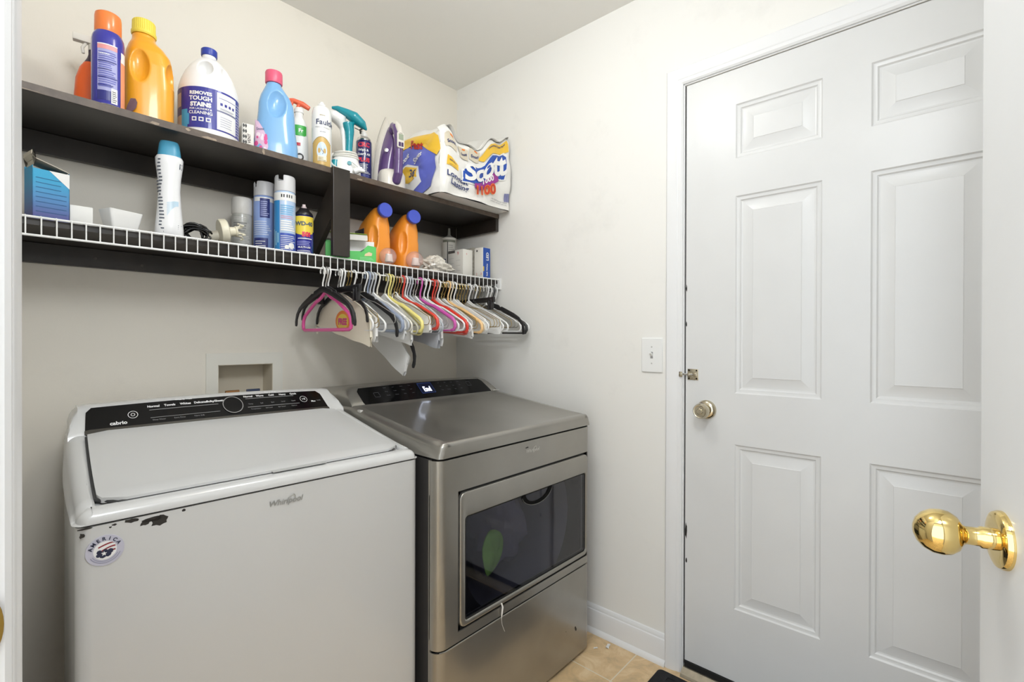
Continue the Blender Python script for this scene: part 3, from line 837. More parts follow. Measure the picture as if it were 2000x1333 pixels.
for x in (DX0 + 0.06, DX1 - 0.06):
    for y in (DYF + 0.09, DYB - 0.06): g.lathe([(0.022, 0.0), (0.022, 0.008), (0.010, 0.010), (0.010, 0.022)], 16, c=(x, y, 0))
wb(g.build('foot', BLACKMAT, None))
# front skin: wraps round the corners, with the door opening
def front_outline(x0, x1, yf, r, yb, n=6):
    pts = [(x0, yb)]
    for k in range(n + 1):
        a = R(180 + 90 * k / n); pts.append((x0 + r + r * math.cos(a), yf + r + r * math.sin(a)))
    for k in range(n + 1):
        a = R(270 + 90 * k / n); pts.append((x1 - r + r * math.cos(a), yf + r + r * math.sin(a)))
    pts.append((x1, yb)); return pts
def strip_front(g, z0, z1, mi=0, xs=None):
    o = front_outline(DX0, DX1, DYF, 0.030, yb_ - 0.003)
    i = [(x * 0.995 + dcx * 0.005, y + 0.004) for x, y in o]
    ring = o + list(reversed(i))
    g.loft([[(x, y, z0) for x, y in ring], [(x, y, z0 + 0.0) for x, y in ring], [(x, y, z1) for x, y in ring]], mi)
dx0, dx1, dz0, dz1 = -0.770, -0.127, 0.358, 0.746       # door opening
g = G()
strip_front(g, dz1, DZs - 0.004); strip_front(g, 0.331, dz0)
# left and right stiles
def stile(g, left):
    o = front_outline(DX0, DX1, DYF, 0.030, yb_ - 0.003)
    if left: o = [p for p in o if p[0] < dx0 - 0.0001][:8] + [(dx0, DYF)]
    else: o = [(dx1, DYF)] + [p for p in o if p[0] > dx1 + 0.0001][-8:]
    i = [(x, y + 0.004) for x, y in o]
    ring = o + list(reversed(i))
    g.loft([[(x, y, z) for x, y in ring] for z in (dz0, dz1)])
stile(g, True); stile(g, False)
wb(g.build('front_panel', GREYMET, None, smooth=45))
g = G(); strip_front(g, 0.012, 0.3245)
# rolled top edge of the lower panel
g.tube([(DX0 + 0.014, DYF + 0.008, 0.3235), (DX0 + 0.03, DYF + 0.002, 0.3235), (DX1 - 0.03, DYF + 0.002, 0.3235), (DX1 - 0.014, DYF + 0.008, 0.3235)], 0.0025, 8)
wb(g.build('lower_panel', GREYMET, None, smooth=45))
g = G(); g.box(DX0 + 0.01, DX1 - 0.01, DYF + 0.008, DYF + 0.02, 0.318, 0.338); g.box(DX0 + 0.01, DX1 - 0.01, DYF + 0.01, DYB, DZs - 0.010, DZs + 0.006)
g.box(dx0 - 0.004, dx1 + 0.004, DYF + 0.006, DYF + 0.03, dz0 - 0.004, dz0 + 0.012); g.box(dx0 - 0.004, dx1 + 0.004, DYF + 0.006, DYF + 0.03, dz1 - 0.012, dz1 + 0.004)
g.box(dx0 - 0.004, dx0 + 0.012, DYF + 0.006, DYF + 0.03, dz0, dz1); g.box(dx1 - 0.012, dx1 + 0.004, DYF + 0.006, DYF + 0.03, dz0, dz1)
wb(g.build('seam', BLACKMAT, None, smooth=0))
# door: frame with window
door = bpy.data.objects.new('door', None); COL.objects.link(door); wb(door)
def frame(g, ox0, ox1, oz0, oz1, ix0, ix1, iz0, iz1, ro, ri, y0, y1, mi=0, n=6, ed=0.003):
    cxo, czo = (ox0 + ox1) / 2, (oz0 + oz1) / 2; cxi, czi = (ix0 + ix1) / 2, (iz0 + iz1) / 2
    O = lambda k: rrect((ox1 - ox0) / 2 - k, (oz1 - oz0) / 2 - k, max(ro - k, 0.001), n, cxo, czo)
    I = lambda k: rrect((ix1 - ix0) / 2 + k, (iz1 - iz0) / 2 + k, ri + k, n, cxi, czi)
    rings = [[(x, y1, z) for x, z in O(0)], [(x, y0 + ed, z) for x, z in O(0)], [(x, y0 + ed * 0.3, z) for x, z in O(ed * 0.3)], [(x, y0, z) for x, z in O(ed)],
             [(x, y0, z) for x, z in I(ed)], [(x, y0 + ed * 0.3, z) for x, z in I(ed * 0.3)], [(x, y0 + ed, z) for x, z in I(0)], [(x, y1, z) for x, z in I(0)], [(x, y1, z) for x, z in O(0)]]
    g.loft(rings, mi, cap=False)
gx0, gx1, gz0, gz1 = -0.746, -0.142, 0.381, 0.671
g = G(); frame(g, dx0 + 0.005, dx1 - 0.003, dz0 + 0.008, dz1 - 0.007, gx0, gx1, gz0, gz1, 0.020, 0.010, DYF - 0.004, DYF + 0.018)
g.build('door_frame', GREYMET, door, smooth=45)
g = G(); frame(g, gx0, gx1, gz0, gz1, gx0 + 0.004, gx1 - 0.004, gz0 + 0.004, gz1 - 0.004, 0.010, 0.008, DYF - 0.0015, DYF + 0.010, ed=0.001)
g.build('window_gasket', BLACKMAT, door, smooth=45)
g = G(); g.prism(rrect((gx1 - gx0) / 2 - 0.003, (gz1 - gz0) / 2 - 0.003, 0.008, 5, (gx0 + gx1) / 2, (gz0 + gz1) / 2), lambda u, v, d: (u, DYF + d, v), 0.000, 0.003)
g.build('window_glass', glass_mat('smoked_glass', 'd6d6dc', 0.95, 0.03, '30303a'), door, smooth=0)
# grip cup under the top rail of the door
def cup(g, r0, r1, y0, y1, mi=0):
    vs = []; fs = []; n = 24
    for k in range(n + 1):
        a = R(180 + 180 * k / n)
        for r, y in ((r0, y0), (r1, y0), (r1, y1), (r0, y1)): vs.append((-0.425 + r * math.cos(a), y, 0.672 + r * 0.58 * math.sin(a)))
    for k in range(n):
        for q in range(4):
            a = 4 * k + q; b = 4 * k + (q + 1) % 4; fs.append((a, b, b + 4, a + 4))
    g.add(vs, fs, mi)
g = G(); n = 28
def arc(r, dz, k): a = R(180 + 180 * k / n); return (-0.425 + r * math.cos(a), 0.671 + dz + r * 0.56 * math.sin(a))
cres = [arc(0.078, 0, k) for k in range(n + 1)] + [arc(0.060, 0.0, n - k) for k in range(n + 1)]
g.loft([[(x, DYF - 0.0018, min(z, 0.671)) for x, z in cres], [(x, DYF + 0.004, min(z, 0.671)) for x, z in cres]], 0)
g.tube([(x, DYF - 0.0018, z) for x, z in [arc(0.0785, 0, k) for k in range(2, n - 1)]], 0.0009, 6, mi=1)
g.build('door_grip', [mat('grip_black', '060606', 0.6, spec=0.1), mat('grip_edge', '8d8d8a', 0.3, 0.8)], door, smooth=40)
# drum behind the glass
n = 48
g = G(); rings = []
for r, y in ((0.262, DYF + 0.05), (0.262, DYF + 0.09), (0.28, DYF + 0.10), (0.28, -0.16), (0.10, -0.15), (0.002, -0.15)):
    rings.append([(-0.444 + r * math.cos(2 * PI * k / n), y, 0.535 + r * 0.98 * math.sin(2 * PI * k / n)) for k in range(n)])
g.loft(rings, cap=False); wb(plab(g.build('drum', mat('drum_enamel', '8f8f9a', 0.45, 0.2), None, smooth=40), 'grey enamel drum behind the glass'))
g = G(); vs = []; fs = []                               # bulkhead between door and drum
circ = [(-0.444 + 0.262 * math.cos(2 * PI * k / n), 0.535 + 0.257 * math.sin(2 * PI * k / n)) for k in range(n)]
def sqp(k):
    a = 2 * PI * k / n; c, s_ = math.cos(a), math.sin(a); q = 1 / max(abs(c) / 0.385, abs(s_) / 0.30)
    return (-0.444 + min(0.335, max(-0.385, q * c)), 0.555 + q * s_ * 0.85)
outr = [sqp(k) for k in range(n)]
g.loft([[(x, DYF + 0.046, z) for x, z in outr], [(x, DYF + 0.050, z) for x, z in circ]], cap=False)
wb(g.build('bulkhead', mat('bulkhead_black', '101010', 0.5), None, smooth=0))
deck, ztd = top_cover(dcx, 0.366, DYF - 0.004, -0.10, DZs + 0.0025, 'top_cover', GREYMET, None, 0.886, 0.940, -0.41, lid=(0.330, -0.850, -0.412, 0.318, 0.0018), nose=0.012, lift=0.002)
wb(deck)
pm = console(dcx, 0.352, -0.408, 0.939, 0.997, -0.11, None, GREYMET, 0.308)
co = [o for o in bpy.data.objects if o.name.startswith('console') and o.parent is None][0]; wb(co)
panel = wb(panel_shape(pm, -0.300, -0.300, 0.315, 0.300, 0.02, 0.97).build('control_panel', BLACKGLOSS, None, smooth=40))
g = G()
def sq(g, u0, u1, v0, v1, mi, off=0.0013, w=0.0007):
    for a, b, c, d in ((u0, u1, v0, v0 + w / 0.06), (u0, u1, v1 - w / 0.06, v1), (u0, u0 + w, v0, v1), (u1 - w, u1, v0, v1)):
        g.add([pm(a, c, off), pm(b, c, off), pm(b, d, off), pm(a, d, off)], [(0, 1, 2, 3)], mi)
sq(g, -0.245, -0.224, 0.36, 0.62, 1); sq(g, 0.205, 0.226, 0.52, 0.80, 1)
for i in range(4):
    for j in range(3):
        g.text(['Normal', 'Heavy', 'Casual', 'Delicate', 'Towels', 'Jeans', 'Quick', 'Timed', 'Sheets', 'Steam', 'Sport', 'Damp'][i * 3 + j], 0.0045, lambda u, v, a=-0.19 + i * 0.036, b=0.40 + j * 0.22: pm(a + u, b + v / 0.06, 0.0013), 1)
        g.text(['Temp', 'Eco', 'Level', 'Wrinkle', 'Low', 'Med', 'High', 'Static', 'Less', 'More', 'Time', 'Sound'][i * 3 + j], 0.0045, lambda u, v, a=0.06 + i * 0.034, b=0.40 + j * 0.22: pm(a + u, b + v / 0.06, 0.0013), 1)
g.build('panel_lettering', [WTXT, mat('faint_print', '5f6066', 0.5)], panel, smooth=0, recalc=False)
g = G(); g.add([pm(-0.043, 0.30, 0.0012), pm(0.022, 0.30, 0.0012), pm(0.022, 0.90, 0.0012), pm(-0.043, 0.90, 0.0012)], [(0, 1, 2, 3)], 0)
g.text('End', 0.024, lambda u, v: pm(-0.010 + u, 0.52 + v / 0.06, 0.0018), 1, 0.02)
sq(g, -0.043, 0.022, 0.30, 0.90, 2, 0.0016, 0.0005)
g.build('display', [mat('display_navy', '0d1738', 0.2), mat('lit_digits', 'dfe9ff', 0.3, emit=3.5), mat('display_edge_blue', '4a69c0', 0.3, emit=0.4)], panel, smooth=0, recalc=False)
g = G(); badge(g, -0.449, DYF - 0.0006, 0.806, 0.0160); wb(g.build('badge', mat('bright_badge', 'd8d6d0', 0.3, 0.6), None, smooth=0, recalc=False))
g = G(); g.box(-0.165, -0.125, -0.425, -0.418, 0.944, 0.9475); g.box(DX0 + 0.016, DX0 + 0.026, -0.47, -0.45, 0.925, 0.935)
wb(g.build('hinge_cap', mat('cap_light_grey', 'c4c2bd', 0.4), None, bevel=0.002))
# chips and scuffs on the lower panel and under the badge
g = G(); blob(g, -0.20, 0.115, 0.005, 0.010, 9, 21, DYF - 0.0004, 0.5); blob(g, -0.26, 0.13, 0.0015, 0.0015, 7, 22, DYF - 0.0004); blob(g, -0.478, 0.8185, 0.008, 0.0022, 9, 23, DYF - 0.0004)
wb(g.build('paint_chips', CHIP, None, smooth=0))
for o in wparts:
    o.parent = dm; o.matrix_parent_inverse = inv

# lint thread caught in the dryer door
th_ = [(-0.601, DYF - 0.006, 0.372), (-0.598, DYF - 0.008, 0.36), (-0.600, DYF - 0.007, 0.342), (-0.601, DYF - 0.006, 0.325), (-0.596, DYF - 0.004, 0.305), (-0.588, DYF - 0.003, 0.288), (-0.583, DYF - 0.003, 0.278)]
tag(G().tube(th_, [0.0022, 0.0028, 0.0026, 0.0008, 0.0006, 0.0006, 0.0005], 6).build('lint_thread', PAPER), 'wisp of white lint thread hanging from the dryer door', 'thread')

# laundry inside the drum
def cloth_blob(name, label, c, sc, col, seed, matname, amp=0.5):
    g = G(); g.sphere((0, 0, 0), 1, 36, 24)
    out = []
    for p in g.v:
        v = Vector(p); nz = noise.fractal(v * 1.6 + Vector((seed, 0, 0)), 1, 2, 3) * amp + 0.12 * math.sin(v.x * 9 + v.z * 5 + seed)
        v = v * (1 + nz); out.append((c[0] + v.x * sc[0], c[1] + v.y * sc[1], c[2] + v.z * sc[2]))
    g.v = out
    return tag(g.build(name, mat(matname, col, 0.9, bump=0.4, bscale=200)), label, 'clothing')
def sock():
    # folded green cloth with a rounded top and a pointed end
    g = G(); out = [(-0.66, 0.56), (-0.652, 0.50), (-0.640, 0.455), (-0.622, 0.445), (-0.590, 0.47), (-0.562, 0.505), (-0.548, 0.54), (-0.556, 0.575), (-0.580, 0.60), (-0.61, 0.615), (-0.64, 0.60)]
    cx, cz = -0.605, 0.53; rings = []
    for s, d in ((0.1, -0.014), (0.6, -0.011), (0.9, -0.005), (1.0, 0.0), (0.9, 0.006), (0.5, 0.012), (0.1, 0.014)):
        rings.append([(cx + 0.052 + (x - cx) * s, DYF + 0.078 + d + 0.006 * math.sin(x * 90), cz - 0.043 + (z - cz) * s * 0.92) for x, z in out])
    g.loft(rings)
    return tag(g.build('green_cloth', mat('green_fleece', 'a4e070', 0.9, bump=0.5, bscale=250, noise_s=20, noise_a=0.2), smooth=70, sub=1), 'folded bright green cloth inside the dryer drum, seen through the glass', 'clothing')
sock()
cloth_blob('lilac_towel', 'pale lilac grey towel heaped on the right inside the dryer drum', (-0.36, -0.60, 0.475), (0.135, 0.115, 0.15), 'a4a2b4', 3.1, 'lilac_terry', 0.28)

# ================================================================== shelves
ws = thing('wooden_shelf', 'dark stained wooden upper shelf with wall cleats and centre bracket across the back wall', 'shelf', (-0.825, 0, 1.75))
def sub(g, name, mt, parent, **k):
    o = g.build(name, mt, parent, **k)
    o.matrix_parent_inverse = Matrix.Translation(-Vector(parent.location)); return o
ZU = 1.753
sub(G().box(-1.648, -0.002, -0.300, -0.0015, ZU - 0.020, ZU), 'shelf_board', BLACKWOOD, ws, smooth=0, bevel=0.0015)
sub(G().box(-1.648, -0.002, -0.3012, -0.3000, ZU - 0.0195, ZU - 0.0005), 'lit_edge_strip', mat('edge_light_brown', '5b4e43', 0.45, noise_s=40, noise_a=0.25, bump=0.3, bscale=120), ws, smooth=0)  # light caught by the board's front edge, put into a lighter brown strip
g = G()
for i, (x, dz, w, h) in enumerate(((-1.605, .0015, .05, .0012), (-1.335, .004, .012, .004), (-1.26, .012, .006, .004), (-1.205, .0035, .020, .004), (-1.06, .009, .004, .009), (-0.73, .004, .010, .003))):
    rnd = random.Random(i); pts = [(x + w * (.7 + .5 * rnd.random()) * math.cos(2 * PI * k / 9), ZU - .019 + dz + h * (.7 + .5 * rnd.random()) * math.sin(2 * PI * k / 9)) for k in range(9)]
    g.prism(pts, lambda u, v, d: (u, d, v), -0.3018, -0.3012)
WORN = sub(g, 'worn_chip', mat('bare_wood_chip', '9a8a78', 0.6, noise_s=80, noise_a=0.3), ws, smooth=0)
sub(G().box(-1.648, -0.021, -0.020, -0.0015, ZU - 0.080, ZU - 0.0205), 'wall_cleat', BLACKWOOD, ws, smooth=0, bevel=0.001)
sub(G().box(-0.020, -0.002, -0.298, -0.0215, ZU - 0.080, ZU - 0.0205), 'side_cleat', BLACKWOOD, ws, smooth=0, bevel=0.001)
g = G(); pl = [(-0.318, 1.729), (-0.318, 1.602), (-0.1565, 1.4502), (-0.022, 1.4502)]
g.prism(pl, lambda u, v, d: (d, u, v), -0.838, -0.820)
sub(g, 'diagonal_brace', BLACKWOOD, ws, smooth=0, bevel=0.001)
sub(G().box(-0.841, -0.779, -0.320, -0.3015, 1.4502, 1.7525), 'front_post', BLACKWOOD, ws, smooth=0, bevel=0.001)

ZL = 1.447
ls = thing('wooden_shelf', 'dark stained wooden lower shelf board under the white wire rack with a wide wall cleat', 'shelf', (-0.825, 0, 1.44))
sub(G().box(-1.648, -0.002, -0.296, -0.0015, ZL - 0.020, ZL - 0.004), 'shelf_board', BLACKWOOD, ls, smooth=0, bevel=0.001)
sub(G().box(-1.648, -0.021, -0.020, -0.0015, 1.371, ZL - 0.0205), 'wall_cleat', BLACKWOOD, ls, smooth=0, bevel=0.001)
g = G()
for x, z in ((-1.31, 1.39), (-0.72, 1.40), (-1.42, 1.398)): g.M = Matrix.Translation((x, -0.0199, z)) @ Matrix.Rotation(R(90), 4, 'X'); g.lathe([(0.004, 0), (0.0035, 0.0008), (0.0005, 0.0008)], 12)
sub(g, 'screws', mat('dull_screw', '5a5650', 0.4, 0.7), ls)

wr = thing('wire_rack', 'long white wire rack with a hanging front lip on the lower shelf', 'wire shelf', (-0.825, 0, 1.45))
zt_w, zb_w, yl = ZL, 1.402, -0.305
g = G(); g.tube([(-1.648, yl, zt_w - 0.0022), (-0.006, yl, zt_w - 0.0022)], 0.0028, 8); sub(g, 'top_rail', WIREWHITE, wr)
g = G(); g.tube([(-1.648, yl - 0.003, zb_w), (-0.006, yl - 0.003, zb_w)], 0.0028, 8); sub(g, 'hanging_rail', WIREWHITE, wr)
g = G(); xs = [-1.6315 + 0.0262 * k for k in range(62)]
for x in xs: g.tube([(x, yl - 0.0035, zb_w - 0.001), (x, yl - 0.0035, zt_w - 0.002), (x, yl + 0.004, zt_w + 0.001), (x, -0.012, zt_w + 0.000)], 0.0016, 6)
sub(g, 'cross_wires', WIREWHITE, wr)
g = G(); g.tube([(-1.648, -0.012, zt_w - 0.002), (-0.006, -0.012, zt_w - 0.002)], 0.002, 8); g.tube([(-1.648, -0.15, zt_w - 0.0026), (-0.006, -0.15, zt_w - 0.0026)], 0.0016, 8); sub(g, 'back_rail', WIREWHITE, wr)
g = G(); g.box(-0.006, -0.001, -0.316, -0.27, 1.398, 1.452); g.tube([(-0.006, -0.300, 1.448), (-0.004, -0.27, 1.40)], 0.003, 8); sub(g, 'end_bracket', WIREWHITE, wr, bevel=0.001)
# wall screw under the rack's end
#@@ITEMS@@
# ================================================================== things on the shelves
def split_loose(o):
    """every loose piece of a mesh becomes a part of its own"""
    me = o.data; bm = bmesh.new(); bm.from_mesh(me); bm.faces.ensure_lookup_table()
    seen = set(); groups = []
    for f in bm.faces:
        if f.index in seen: continue
        st = [f]; seen.add(f.index); grp = []
        while st:
            q = st.pop(); grp.append(q.index)
            for v in q.verts:
                for h in v.link_faces:
                    if h.index not in seen: seen.add(h.index); st.append(h)
        groups.append(grp)
    bm.free()
    if len(groups) < 2: return [o]
    out = [o]; polys = me.polygons; res = []
    for grp in groups:
        idx = {}; vs = []; fs = []; mi = []; sm = []
        for i in grp:
            p = polys[i]; f = []
            for v in p.vertices:
                if v not in idx: idx[v] = len(vs); vs.append(me.vertices[v].co[:])
                f.append(idx[v])
            fs.append(f); mi.append(p.material_index); sm.append(p.use_smooth)
        res.append((vs, fs, mi, sm))
    mats = list(me.materials); base = o.name.split('.')[0]
    for k, (vs, fs, mi, sm) in enumerate(res):
        m = bpy.data.meshes.new(base); m.from_pydata(vs, [], fs)
        for q in mats: m.materials.append(q)
        m.polygons.foreach_set('material_index', mi); m.polygons.foreach_set('use_smooth', sm)
        m.set_sharp_from_angle(angle=R(40))
        if k == 0: o.data = m
        else:
            c = o.copy(); c.data = m; COL.objects.link(c); out.append(c)
    bpy.data.meshes.remove(me)
    return out
for o in list(bpy.data.objects):
    b = o.name.split('.')[0]
    if o.type == 'MESH' and b in ('foot', 'worn_chip', 'screws', 'paint_chips', 'hinge', 'hinge_cap', 'cross_wires', 'bolt_guide', 'weatherstrip', 'door_sweep', 'back_rail', 'side_flange', 'carpet_ribs', 'seam'):
        for q in split_loose(o):
            q.name = {'screws': 'screw', 'paint_chips': 'paint_chip', 'cross_wires': 'cross_wire', 'carpet_ribs': 'carpet_rib'}.get(b, b)

ZUP = ZU + 0.0005; ZLO = 1.4502
def put(name, label, cat, x, y, z, rz, group=None): return thing(name, label, cat, (x, y, z), rz, group)
def P(name, hexc, rough=0.35, **k): return mat(name, hexc, rough, **k)
ORANGE = P('orange_plastic', 'f2861c', 0.3, coat=0.3); NAVY = P('navy_label', '2c2f7c', 0.35); RED = P('red_print', 'c8283a', 0.4)
PL_WHITE = P('white_plastic', 'f0efec', 0.35); LAV = P('lavender_print', 'a9aad6', 0.45); CYAN = P('cyan_print', '46aacb', 0.4)
TAN = P('tan_print', 'c9a86a', 0.45); GREEN = P('green_print', '3fae49', 0.4); YEL = P('yellow_print', 'efd34a', 0.4)
def lines(g, r, a0, a1, z0, z1, n, mi, seed=0, gap=0.5, sy=1.0, off=0.0007):
    """rows of tiny illegible print"""
    rnd = random.Random(seed); dz = (z1 - z0) / n
    for k in range(n):
        z = z1 - (k + 1) * dz; e = a1 - (a1 - a0) * rnd.random() * 0.35
        patch(g, r, a0, e, z, z + dz * gap, mi, off, sy=sy)
def can(root, r, h, bodym, shoulder=0.02, neck=0.6, rim=True):
    g = G(); g.lathe([(r - 0.001, 0), (r, 0.002), (r, h - shoulder), (r * 0.96, h - shoulder * 0.6), (r * 0.85, h - shoulder * 0.25), (r * neck, h), (0.001, h)], 40)
    o = g.build('can_body', bodym, root, smooth=50)
    if rim:
        g = G(); g.tube([((r + 0.0) * math.cos(2 * PI * k / 40), r * math.sin(2 * PI * k / 40), 0.002) for k in range(40)], 0.0012, 6, closed=True)
        g.build('can_rim', CHROME, root)
    return o

# -- orange trigger bottle half hidden behind the blue can
t = put('spray_bottle', 'orange bottle with a dark navy shoulder half hidden behind the blue and orange spray can', 'bottle', -1.437, -0.150, ZUP, -7)
g = G(); body_loft(g, [(0, .040, .026, 2.6), (.004, .043, .028, 2.6), (.06, .043, .029, 2.4), (.105, .040, .028, 2.3), (.135, .032, .025, 2.2), (.15, .024, .021, 2.1)])
g.build('bottle_body', P('bright_orange', 'f2641e', 0.35), t)
g = G(); body_loft(g, [(.1505, .0235, .0205, 2.1), (.165, .0165, .016, 2), (.175, .014, .014, 2), (.186, .014, .014, 2)])
g.build('bottle_shoulder', P('dark_plum', '33203a', 0.4), t)
g = G(); g.lathe([(.0145, .1862), (.0145, .20), (.010, .208)], 20); g.box(-.045, .012, -.009, .009, .204, .222); g.tube([(-.018, 0, .205), (-.026, 0, .19), (-.024, 0, .175)], .004, 8)
g.build('trigger_head', P('translucent_white', 'e6e2d8', 0.4), t, bevel=0.002)

# -- blue and orange spray can
t = put('spray_can', 'tall navy spray can with an orange cap at the left end of the upper shelf', 'spray can', -1.426, -0.262, ZUP, -8)
r = .0335
can(t, r, .196, P('can_royal_blue', '2f2fa0', 0.2, coat=0.6), 0.026, 0.72)
g = G(); g.lathe([(.0265, .190), (.0275, .192), (.0275, .232), (.0262, .240), (.022, .2435), (.001, .2445)], 36); g.build('can_cap', P('cap_orange', 'f5833a', 0.3, coat=0.3), t, smooth=40)
g = G()
patch(g, r, -38, 32, .012, .152, 0); patch(g, r, -38, 32, .140, .152, 1, .0006); patch(g, r, -38, 32, .151, .1535, 2, .0008)
patch(g, r, -38, 32, .012, .036, 3, .0006)
patch(g, r, 46, 78, .0, .128, 4, .0005); patch(g, r, 48, 76, .12, .146, 2, .0006)
lines(g, r, -34, 30, .045, .136, 17, 5, 4, 0.45); lines(g, r, -34, 20, .126, .130, 1, 2, 6, .8); lines(g, r, -36, 34, .048, .128, 4, 3, 8, 0.12, off=.0009)
patch(g, r, 10, 32, .006, .044, 2, .0009); lines(g, r, 13, 29, .010, .040, 6, 6, 9, .35, off=.0012)
g.build('can_label', [LAV, P('pink_band', 'e79a9a', .4), PL_WHITE, NAVY, P('peach_panel', 'f2a078', .4), P('indigo_print', '5b5fb4', .5), KTXT], t, smooth=0, recalc=False)

# -- handled plastic bottles
def soften(o, cutters, vox=0.0022, it=5): booldiff(o, cutters, vox, it)
def ell(c, s, rot=None, n=24, m=16):
    g = G(Matrix.Translation(c) @ (rot or Matrix())); g.sphere((0, 0, 0), 1, n, m, sc=s); return g
t = put('detergent_bottle', 'golden yellow detergent bottle with ribbed yellow cap left of the white jug', 'bottle', -1.330, -0.215, ZUP, -11)
g = G(); body_loft(g, [(0, .052, .040, 3), (.003, .056, .043, 3), (.10, .057, .045, 3), (.16, .056, .045, 2.8), (.195, .050, .042, 2.5, -.002), (.215, .040, .037, 2.3, -.006), (.228, .030, .030, 2.1, -.010), (.236, .0265, .0265, 2, -.012), (.246, .0265, .0265, 2, -.012)])
o = g.build('bottle_body', P('golden_yellow', 'f7a823', 0.3, coat=0.3), t)
soften(o, [ell((-.024, -.052, .150), (.026, .024, .050)), ell((.054, -.022, .146), (.020, .03, .036))])
g = G(); g.lathe([(.0275, .2462), (.029, .250), (.029, .256)], 36, c=(-.012, 0, 0))
n = 72; rr = []
for z, q in ((.256, .0265), (.284, .0258), (.287, .024), (.2875, .001)):
    rr.append([(-.012 + (q + (.0006 if k % 2 and q > .01 else 0)) * math.cos(2 * PI * k / n), (q + (.0006 if k % 2 and q > .01 else 0)) * math.sin(2 * PI * k / n), z) for k in range(n)])
g.loft(rr); g.build('bottle_cap', P('lemon_yellow_cap', 'f0d84e', 0.4), t, smooth=20)
g = G(); pl = [(-.052, .010), (-.047, .032), (-.040, .052), (-.030, .053), (-.026, .044), (-.028, .030), (-.034, .020), (-.044, .012)]
g.add([(u, -.0455 - .0008 + .35 * max(0, -u - .034) ** 1.15, v) for u, v in pl], [tuple(range(len(pl)))])
g.build('torn_label', P('torn_plum_label', '6b4a52', 0.6), t, smooth=0, recalc=False)

t = put('bleach_jug', 'big white gallon jug with navy stain remover label and navy cap on the upper shelf', 'bottle', -1.178, -0.198, ZUP, -16)
r = .079
g = G(); g.lathe([(.074, 0), (.078, .004), (r, .012), (r, .150), (.0775, .158), (.076, .165), (.072, .180), (.062, .205), (.049, .228), (.034, .246), (.022, .256), (.0185, .260), (.0185, .270)], 56)
o = g.build('bottle_body', P('jug_white', 'f1f0ee', 0.3, coat=0.2), t)
soften(o, [ell((-.010, -.056, .208), (.020, .034, .030), Matrix.Rotation(R(-14), 4, 'X')), ell((.050, -.045, .212), (.020, .022, .030), Matrix.Rotation(R(-20), 4, 'X'))], 0.0025, 4)
g = G(); g.lathe([(.0205, .2672), (.0215, .270), (.0215, .286), (.020, .288), (.001, .289)], 36); g.build('bottle_cap', P('navy_cap', '2b3fa0', 0.35), t, smooth=30)
g = G(); z0, z1 = .022, .140
patch(g, r, -88, 78, z0, z1, 0)
patch(g, r, -88, -58, z0, z1, 1, .0006); patch(g, r, -80, -60, .085, .125, 2, .0008); patch(g, r, -82, -58, .03, .06, 2, .0008); patch(g, r, -58, -42, z0, .075, 3, .0007); patch(g, r, -50, -38, .030, .062, 3, .0009)
for k, (w, s, b) in enumerate([('REMOVES', .0135, .04), ('TOUGH', .0165, .035), ('STAINS', .0165, .06), ('FOR LAUNDRY &', .0075, .02), ('CLEANING', .0125, .02)]):
    g.text(w, s, wrap(r, -16, [.121, .1055, .088, .0755, .0645][k], .0012), 4, b)
for k in range(3): patch(g, r, -32 + k * 13, -23 + k * 13, .040, .052, 4, .0012); patch(g, r, -30 + k * 13, -25 + k * 13, .043, .049, 0, .0015)
patch(g, r, 14, 58, z0 + .004, z1 - .006, 4, .0009)
patch(g, r, 17, 56, .118, .1195, 0, .0012); patch(g, r, 14, 58, .078, .083, 5, .0012); lines(g, r, 20, 54, .086, .092, 2, 5, 3, .4, off=.0013)
for k in range(4):
    patch(g, r, 20 + 9 * k, 25 + 9 * k, .098, .106, 0, .0013)
lines(g, r, 20, 54, .036, .070, 5, 6, 5, .35, off=.0013)
lines(g, r, 60, 77, .03, .13, 12, 6, 9, .4)
g.build('bottle_label', [P('label_navy', '2f3192', .3, coat=.3), P('photo_plum', '5a4770', .4), P('photo_tan', 'c2a486', .4), P('photo_cyan', '4ba3cf', .4), PL_WHITE, P('grey_text', '7a7c98', .5), P('pale_text', 'b9bac8', .5)], t, smooth=0, recalc=False)

t = put('carton', 'small black and white diamond patterned box between the white jug and the blue bottle', 'box', -1.074, -0.205, ZUP, -8)
g = G(); g.box(-.018, .014, -.03, .03, 0, .088); g.build('box_body', P('carton_white', 'e6e2da', .6), t, bevel=.001)
g = G()
for k in range(5):
    zc = .012 + k * .017
    for x in (-.0145, -.0085): g.add([(x - .003, -.0305, zc), (x, -.0305, zc - .008), (x + .003, -.0305, zc), (x, -.0305, zc + .008)], [(0, 1, 2, 3)])
g.text('VENT', .012, lambda u, v: (.001 - v * 1.0, -.0305, .042 + u), 1, .02)
g.build('box_print', [KTXT, P('dark_red_grey', '4a3436', .5)], t, smooth=0, recalc=False)
t = put('carton', 'narrow grey brown box standing right behind the diamond patterned box', 'box', -1.049, -0.140, ZUP, -8)
g = G(); g.box(-.0135, .012, -.02, .03, 0, .078); g.build('box_body', P('carton_greybrown', '8d8478', .6), t, bevel=.001)
g = G(); g.box(-.011, .0095, -.0208, -.0202, .004, .012); g.build('box_print', KTXT, t, smooth=0)

